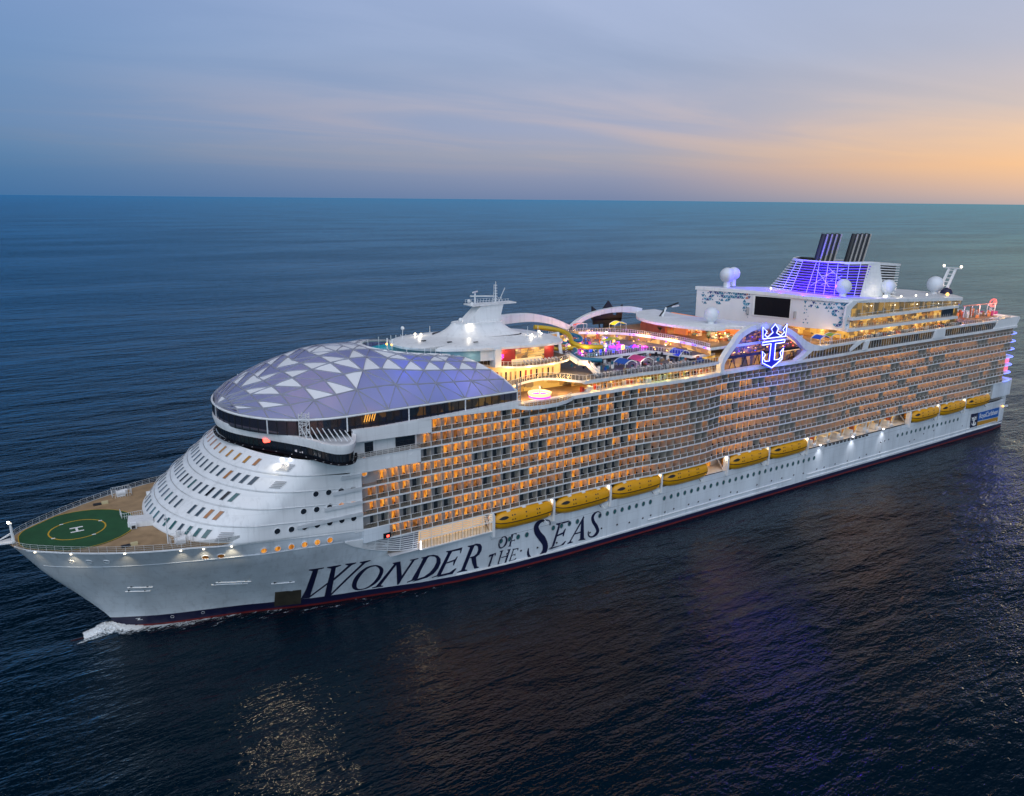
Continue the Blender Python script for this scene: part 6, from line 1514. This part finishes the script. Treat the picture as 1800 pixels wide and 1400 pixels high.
for (x, y, z) in ((260, -17.6, 61.5), (272, -17.8, 60.8), (241, 12, 63)): light('funnel_warm_light', 'POINT', (x, y, z), 150, (1, .84, .6), fun, .4)
b = MB(); 
for (x, y) in ((262, -18.2), (263.4, -18.2), (273, -18.0), (240.4, 12.5), (286, -16), (297, -14)): b.sphere((x, y, roofz(x)+.35), .3, lamp_w, 8, 6)
b.build('roof_lamp', fun)
# exhaust stacks
steel = mat('stack_steel', (.52, .49, .46), .35)
sdark = mat('stack_dark', (.012, .013, .018), .4)
for X0, grp in ((246.2, 0), (264.0, 1)):
    b = MB(); sb_ = MB()
    for i in range(4):
        for y in (0,):
            x = X0+1.0+i*2.7; b.tube([(x, y, 69.0), (x+3.5, y, 79.9-.25*grp)], .95, sdark, 12)
            sb_.bar((x+.75, y-1.0, 69.2), (x+4.2, y-1.0, 79.9-.25*grp), .38, .38, steel)
    s_ = b.build('exhaust_stack', fun); sb_.build('stack_pipe', s_)
radome(242.0, -15.6, 63.55, 2.55, 60.3, 'white satellite dome at the corner of the louvred funnel housing')
radome(267.2, -16.2, 62.25, 2.55, 58.8, 'white satellite dome beside the middle of the funnel housing')
radome(222.4, 17.4, 65.5, 2.65, 61.2, 'larger of the paired white satellite domes on the front of the roof')
radome(228.5, 20.0, 65.6, 2.3, 61.2, 'smaller of the paired white satellite domes on the front of the roof')
radome(313.0, -8.0, 60.1, 3.1, 56.4, 'sternmost white satellite dome beside the leaning mast')
b = MB()
for y in (-9.3, -6.7): b.bar((318.2, y, 56.2), (324.4, y, 66.0), .9, .5, white)
for q in range(6): b.bar((319.4+q*.95, -9.3, 57.8+q*1.45), (319.4+q*.95, -6.7, 57.8+q*1.45), .3, .3, white)
b.bar((324.0, -11.6, 66.0), (324.0, -4.4, 66.0), .5, .4, white); b.build('after_mast', ship)
b = MB()
for y in (-11.4, -4.6): b.sphere((324.0, y, 66.7), .45, lamp_w, 8, 6)
b.build('mast_lamp', ship)
light('after_mast_light', 'POINT', (317, -12, 60), 200, (1, .75, .6), ship, .4)
# lively stern terrace
b = MB(); rg = random.Random(9)
for i in range(40):
    x = 322+30*rg.random(); y = -17+12*rg.random(); b.box(x, x+.7+rg.random(), y, y+.6, 46.6, 47.2+2.0*rg.random(), rg.choice([coral, pink, white, MATS['glowing_coral'], lounger_m, sand]))
for i in range(5): b.bar((325+i*6, -14.5, 46.6), (325+i*6, -14.5, 51.6), .22, .22, white)
b.bar((324, -14.5, 51.6), (350, -14.5, 51.2), .5, .4, mat('pink_beam', (.6, .25, .22), .5)); b.build('stern_terrace', aft)
b = MB()
for q in range(7): b.sphere((317.6+.8*math.sin(q*2.2), -14.8-.8*math.cos(q*1.3), 53.9+.9*math.sin(q*1.7+1)), .42, neonwhite, 8, 6)
for q in range(6): b.sphere((317.4+1.3*math.cos(q), -15.2, 52.9+1.6*math.sin(q)), .3, lamp_blue, 8, 6)
b.build('blue_neon_cluster', aft)
b = MB(); b.tube([(349+2.6*math.cos(a), -13.6, 51.2+1.5*math.sin(a)) for a in np.linspace(0, 2*math.pi, 20)], .35, mat('pink_ring', (.7, .2, .2), .5, emit=(1, .18, .16), es=.6), 6); b.tube([(347.4, -13.6, 50.4), (350.6, -13.6, 52.2)], .3, MATS['pink_ring'], 6); b.bar((351.4, -13.6, 46.6), (351.4, -13.6, 50.2), .2, .2, white); b.build('ring_sign', aft)
b = MB(); b.sphere((313.5, -12.5, 57.0), 2.2, mat('dark_navy_cover', (.01, .01, .05), .5), 14, 8, 0, .5); b.sphere((310.6, -14.5, 57.0), .6, lamp_or, 8, 6); b.build('dark_cover', aft)
for (x, y, e, c_) in ((325, -14, 380, (1, .42, .5)), (335, -15, 420, (1, .5, .42)), (345, -15, 380, (1, .5, .5)), (320, -17, 500, (.3, .2, 1)), (350, -16, 300, (1, .7, .5))): light('terrace_glow', 'POINT', (x, y, 50.5), e, c_, aft, .5)
# stern: white block over the transom, balcony ends and blue light strips
b = MB()
b.prism([(337.5, -24.0), (353, -23.8), (355.6, -22.4), (356, -18), (356, 18), (355.6, 22.4), (353, 23.8), (337.5, 24.0)], 14.0, 20.3, hullwhite); sblk = b.build('stern_block', ship)
b = MB(); sw = [(344.4, -21.9), (348.6, -21.7), (350.6, -20), (351.2, -16), (351.2, 16), (350.6, 20), (348.6, 21.7), (344.4, 21.9)]
b.grid([[(x, y, 20.3) for x, y in sw], [(x, y, 43.2) for x, y in sw]], mat('stern_pinkish', (.66, .58, .58), .5)); b.build('stern_wall', ship)
for k in range(1, 8):
    b = MB(); out = [(344.4, -24.0), (349, -23.9), (351.6, -22.6), (353.2, -19.6), (353.6, -14), (353.6, 14), (351, 22.6), (344.4, 24.0)]
    b.prism(out, SL[k]-.28, SL[k]+.02, white); s_ = b.build('stern_slab', ship)
    b = MB(); b.tube([(x+.1, y*1.012, SL[k]-.10) for x, y in crv(out[:6], 5)], .15, strip_blue, 5); b.build('blue_light_strip', s_)
b = MB()
light('stern_blue_light', 'POINT', (357, -24, 30), 4000, (.12, .12, 1), ship, 2.5)
for k in (2, 3): b.box(350.2, 353.2, -21.4, -19.6, SL[k]+.05, SL[k]+2.8, mat('stern_pink_glow', (.5, .1, .1), .5, emit=(1, .2, .25), es=.9) if 'stern_pink_glow' not in MATS else MATS['stern_pink_glow'])
b.build('stern_sign', ship)
b = MB(); b.box(350, 353.5, -22.3, -21.4, 12.4, 14.0, white); b.box(353, 356.5, -21, -19, 7.8, 9.2, white); b.box(351, 355.5, -22.9, -22.2, 8.2, 8.8, white); b.sphere((350.5, -23.2, 9.0), .35, lamp_or, 8, 6); b.build('stern_fitting', hull)
# ------------------------------------------------------------------ sea
wm = bpy.data.materials.new('sea_water'); wm.use_nodes = True; MATS['sea_water'] = wm
nt = wm.node_tree; nt.nodes.clear()
out = N('ShaderNodeOutputMaterial'); p = N('ShaderNodeBsdfGlossy'); df = N('ShaderNodeBsdfDiffuse'); df.inputs[0].default_value = (.0002, .0075, .0165, 1)
fr = N('ShaderNodeFresnel'); fr.inputs['IOR'].default_value = 1.29
L(mixc(fr.outputs[0], (1, 1, 1, 1), (.16, .62, .90, 1)), p.inputs['Color'])
mxs = N('ShaderNodeMixShader'); L(fr.outputs[0], mxs.inputs[0]); L(df.outputs[0], mxs.inputs[1]); L(p.outputs[0], mxs.inputs[2]); L(mxs.outputs[0], out.inputs[0])
g = N('ShaderNodeTexCoord')
def noise(scale, sx, sy, rot, detail, rough=.5, dist=0.):
    m_ = N('ShaderNodeMapping'); L(g.outputs['Object'], m_.inputs[0]); m_.inputs['Rotation'].default_value = (0, 0, R(rot)); m_.inputs['Scale'].default_value = (sx, sy, 1)
    n_ = N('ShaderNodeTexNoise'); L(m_.outputs[0], n_.inputs[0]); n_.inputs['Scale'].default_value = scale; n_.inputs['Detail'].default_value = detail; n_.inputs['Roughness'].default_value = rough; n_.inputs['Distortion'].default_value = dist
    return n_.outputs[0]
swell = noise(.030, .55, 1.3, 20, 2)
waves = noise(.115, .55, 1.5, 14, 3, .55, .4)
chop = noise(.42, .6, 1.4, 8, 3, .55, .3)
rip = noise(1.5, .8, 1.2, -12, 2, .5)
gust = smooth(noise(.0045, .5, 1.4, 12, 4), .35, .65)
amp = M('ADD', .62, M('MULTIPLY', gust, .55))
ht = M('ADD', M('MULTIPLY', swell, 2.2), M('MULTIPLY', amp, M('ADD', M('MULTIPLY', waves, .95), M('ADD', M('MULTIPLY', chop, .36), M('MULTIPLY', rip, .16)))))
# far off, the open sea is ruffled by more wind than the sheltered water round the ship
vl = N('ShaderNodeVectorMath', operation='LENGTH'); vs_ = N('ShaderNodeVectorMath', operation='SUBTRACT'); L(g.outputs['Object'], vs_.inputs[0]); vs_.inputs[1].default_value = (120, -20, 0); L(vs_.outputs[0], vl.inputs[0])
mr = N('ShaderNodeMapRange'); L(vl.outputs['Value'], mr.inputs[0]); mr.inputs[1].default_value = 180; mr.inputs[2].default_value = 3000; mr.inputs[3].default_value = .05; mr.inputs[4].default_value = .17; L(mr.outputs[0], p.inputs['Roughness'])
bp = N('ShaderNodeBump'); bp.inputs['Strength'].default_value = 1.0; bp.inputs['Distance'].default_value = 1.0; L(ht, bp.inputs['Height']); L(bp.outputs[0], p.inputs['Normal']); L(bp.outputs[0], fr.inputs['Normal'])
b = MB()
q = [-90000, -20000, -4000, -900, -300, 0, 300, 700, 1500, 5000, 20000, 90000]
b.grid([[(x, y, 0) for x in q] for y in q], wm)
struct(b.build('sea'))

# ------------------------------------------------------------------ bow wave and foam along the hull
def foam_mat(name, scale, sx, sy, lo, hi, col=(.66, .72, .77), rot=0):
    m = bpy.data.materials.new(name); m.use_nodes = True; MATS[name] = m
    global nt
    nt = m.node_tree; nt.nodes.clear()
    o = N('ShaderNodeOutputMaterial'); tr = N('ShaderNodeBsdfTransparent'); df = N('ShaderNodeBsdfDiffuse'); df.inputs[0].default_value = (*col, 1)
    gg = N('ShaderNodeNewGeometry'); m_ = N('ShaderNodeMapping'); L(gg.outputs['Position'], m_.inputs[0]); m_.inputs['Scale'].default_value = (sx, sy, 1); m_.inputs['Rotation'].default_value = (0, 0, R(rot))
    n1 = N('ShaderNodeTexNoise'); L(m_.outputs[0], n1.inputs[0]); n1.inputs['Scale'].default_value = scale; n1.inputs['Detail'].default_value = 8; n1.inputs['Roughness'].default_value = .68; n1.inputs['Distortion'].default_value = .8
    at = N('ShaderNodeAttribute', attribute_name='froth'); f = smooth(M('ADD', n1.outputs[0], M('MULTIPLY', M('SUBTRACT', at.outputs['Fac'], .5), .62)), lo, hi)
    mx = N('ShaderNodeMixShader'); L(f, mx.inputs[0]); L(tr.outputs[0], mx.inputs[1]); L(df.outputs[0], mx.inputs[2]); L(mx.outputs[0], o.inputs[0])
    return m
def foam_sheet(name, m, nx, ny, fn):
    """fn(a, c) -> (x, y, z, density) for a, c in 0..1"""
    b = MB(); D = []
    rows = []
    for i in range(nx+1):
        r = []
        for j in range(ny+1):
            x, y, z, dn = fn(i/nx, j/ny); r.append((x, y, z)); D.append(dn)
        rows.append(r)
    b.grid(rows, m); o = b.build(name); at = o.data.attributes.new('froth', 'FLOAT', 'POINT'); at.data.foreach_set('value', D)
    for p_ in o.data.polygons: p_.use_smooth = True
    return struct(o, 'stuff')
rg = random.Random(31)
froth = foam_mat('bow_froth', 1.3, 1, 1, .40, .62, (.74, .79, .83))
lace = foam_mat('foam_lace', .85, .55, 1.3, .50, .70, (.55, .62, .68), 12)
fleck = foam_mat('foam_fleck', .50, .55, 1.5, .60, .70, (.50, .56, .62), 16)
def bw(a, c):
    x = 10.6+11.5*a; side = -2.0+4.4*c             # across the stem: negative is the near side
    hgt = lerp_t([(10, .05), (12.2, .9), (14.6, 1.75), (17, 1.35), (19, .6), (22, .1)], x)
    near = min(side, 0); y = side*(.9+.5*a) - (hb(x, 0)+.1 if side < 0 else -hb(x, 0)-.1)
    prof = max(0, 1-(abs(side)/2.3)**1.5)
    z = .06+hgt*prof*(.75+.5*rg.random())+.12*rg.random()
    return (x+.2*(rg.random()-.5), y+.2*(rg.random()-.5), z, 1.05*prof+.16-(.42*max(0, a-.78)/.22))
foam_sheet('bow_wave', froth, 70, 30, bw)
def spray(a, c):
    x = 9.2+8*a; hgt = lerp_t([(9, .1), (12, 1.1), (14.5, 2.3), (17.5, .3)], x); y = -2.4+.9*a-1.3*hb(x, 0)+.7*c*(1-a)
    return (x+.3*(rg.random()-.5), y-.25*c+.3*(rg.random()-.5), .05+hgt*c*(.8+.4*rg.random()), .62-.38*c)
foam_sheet('bow_spray', froth, 50, 16, spray)
def wash(a, c):
    x = 17+34*a; w_ = 3.6-1.0*a; return (x, -hb(x, 0)-.1-w_*c, .07, .92-.46*a-.46*c)
foam_sheet('hull_wash_foam', lace, 40, 8, wash)
def scatter(a, c):
    x = 28+105*a; w_ = 6+12*a; return (x, -hb(x, 0)-.3-w_*c, .09, .62-.22*c-.22*a)
foam_sheet('foam_flecks', fleck, 50, 8, scatter)
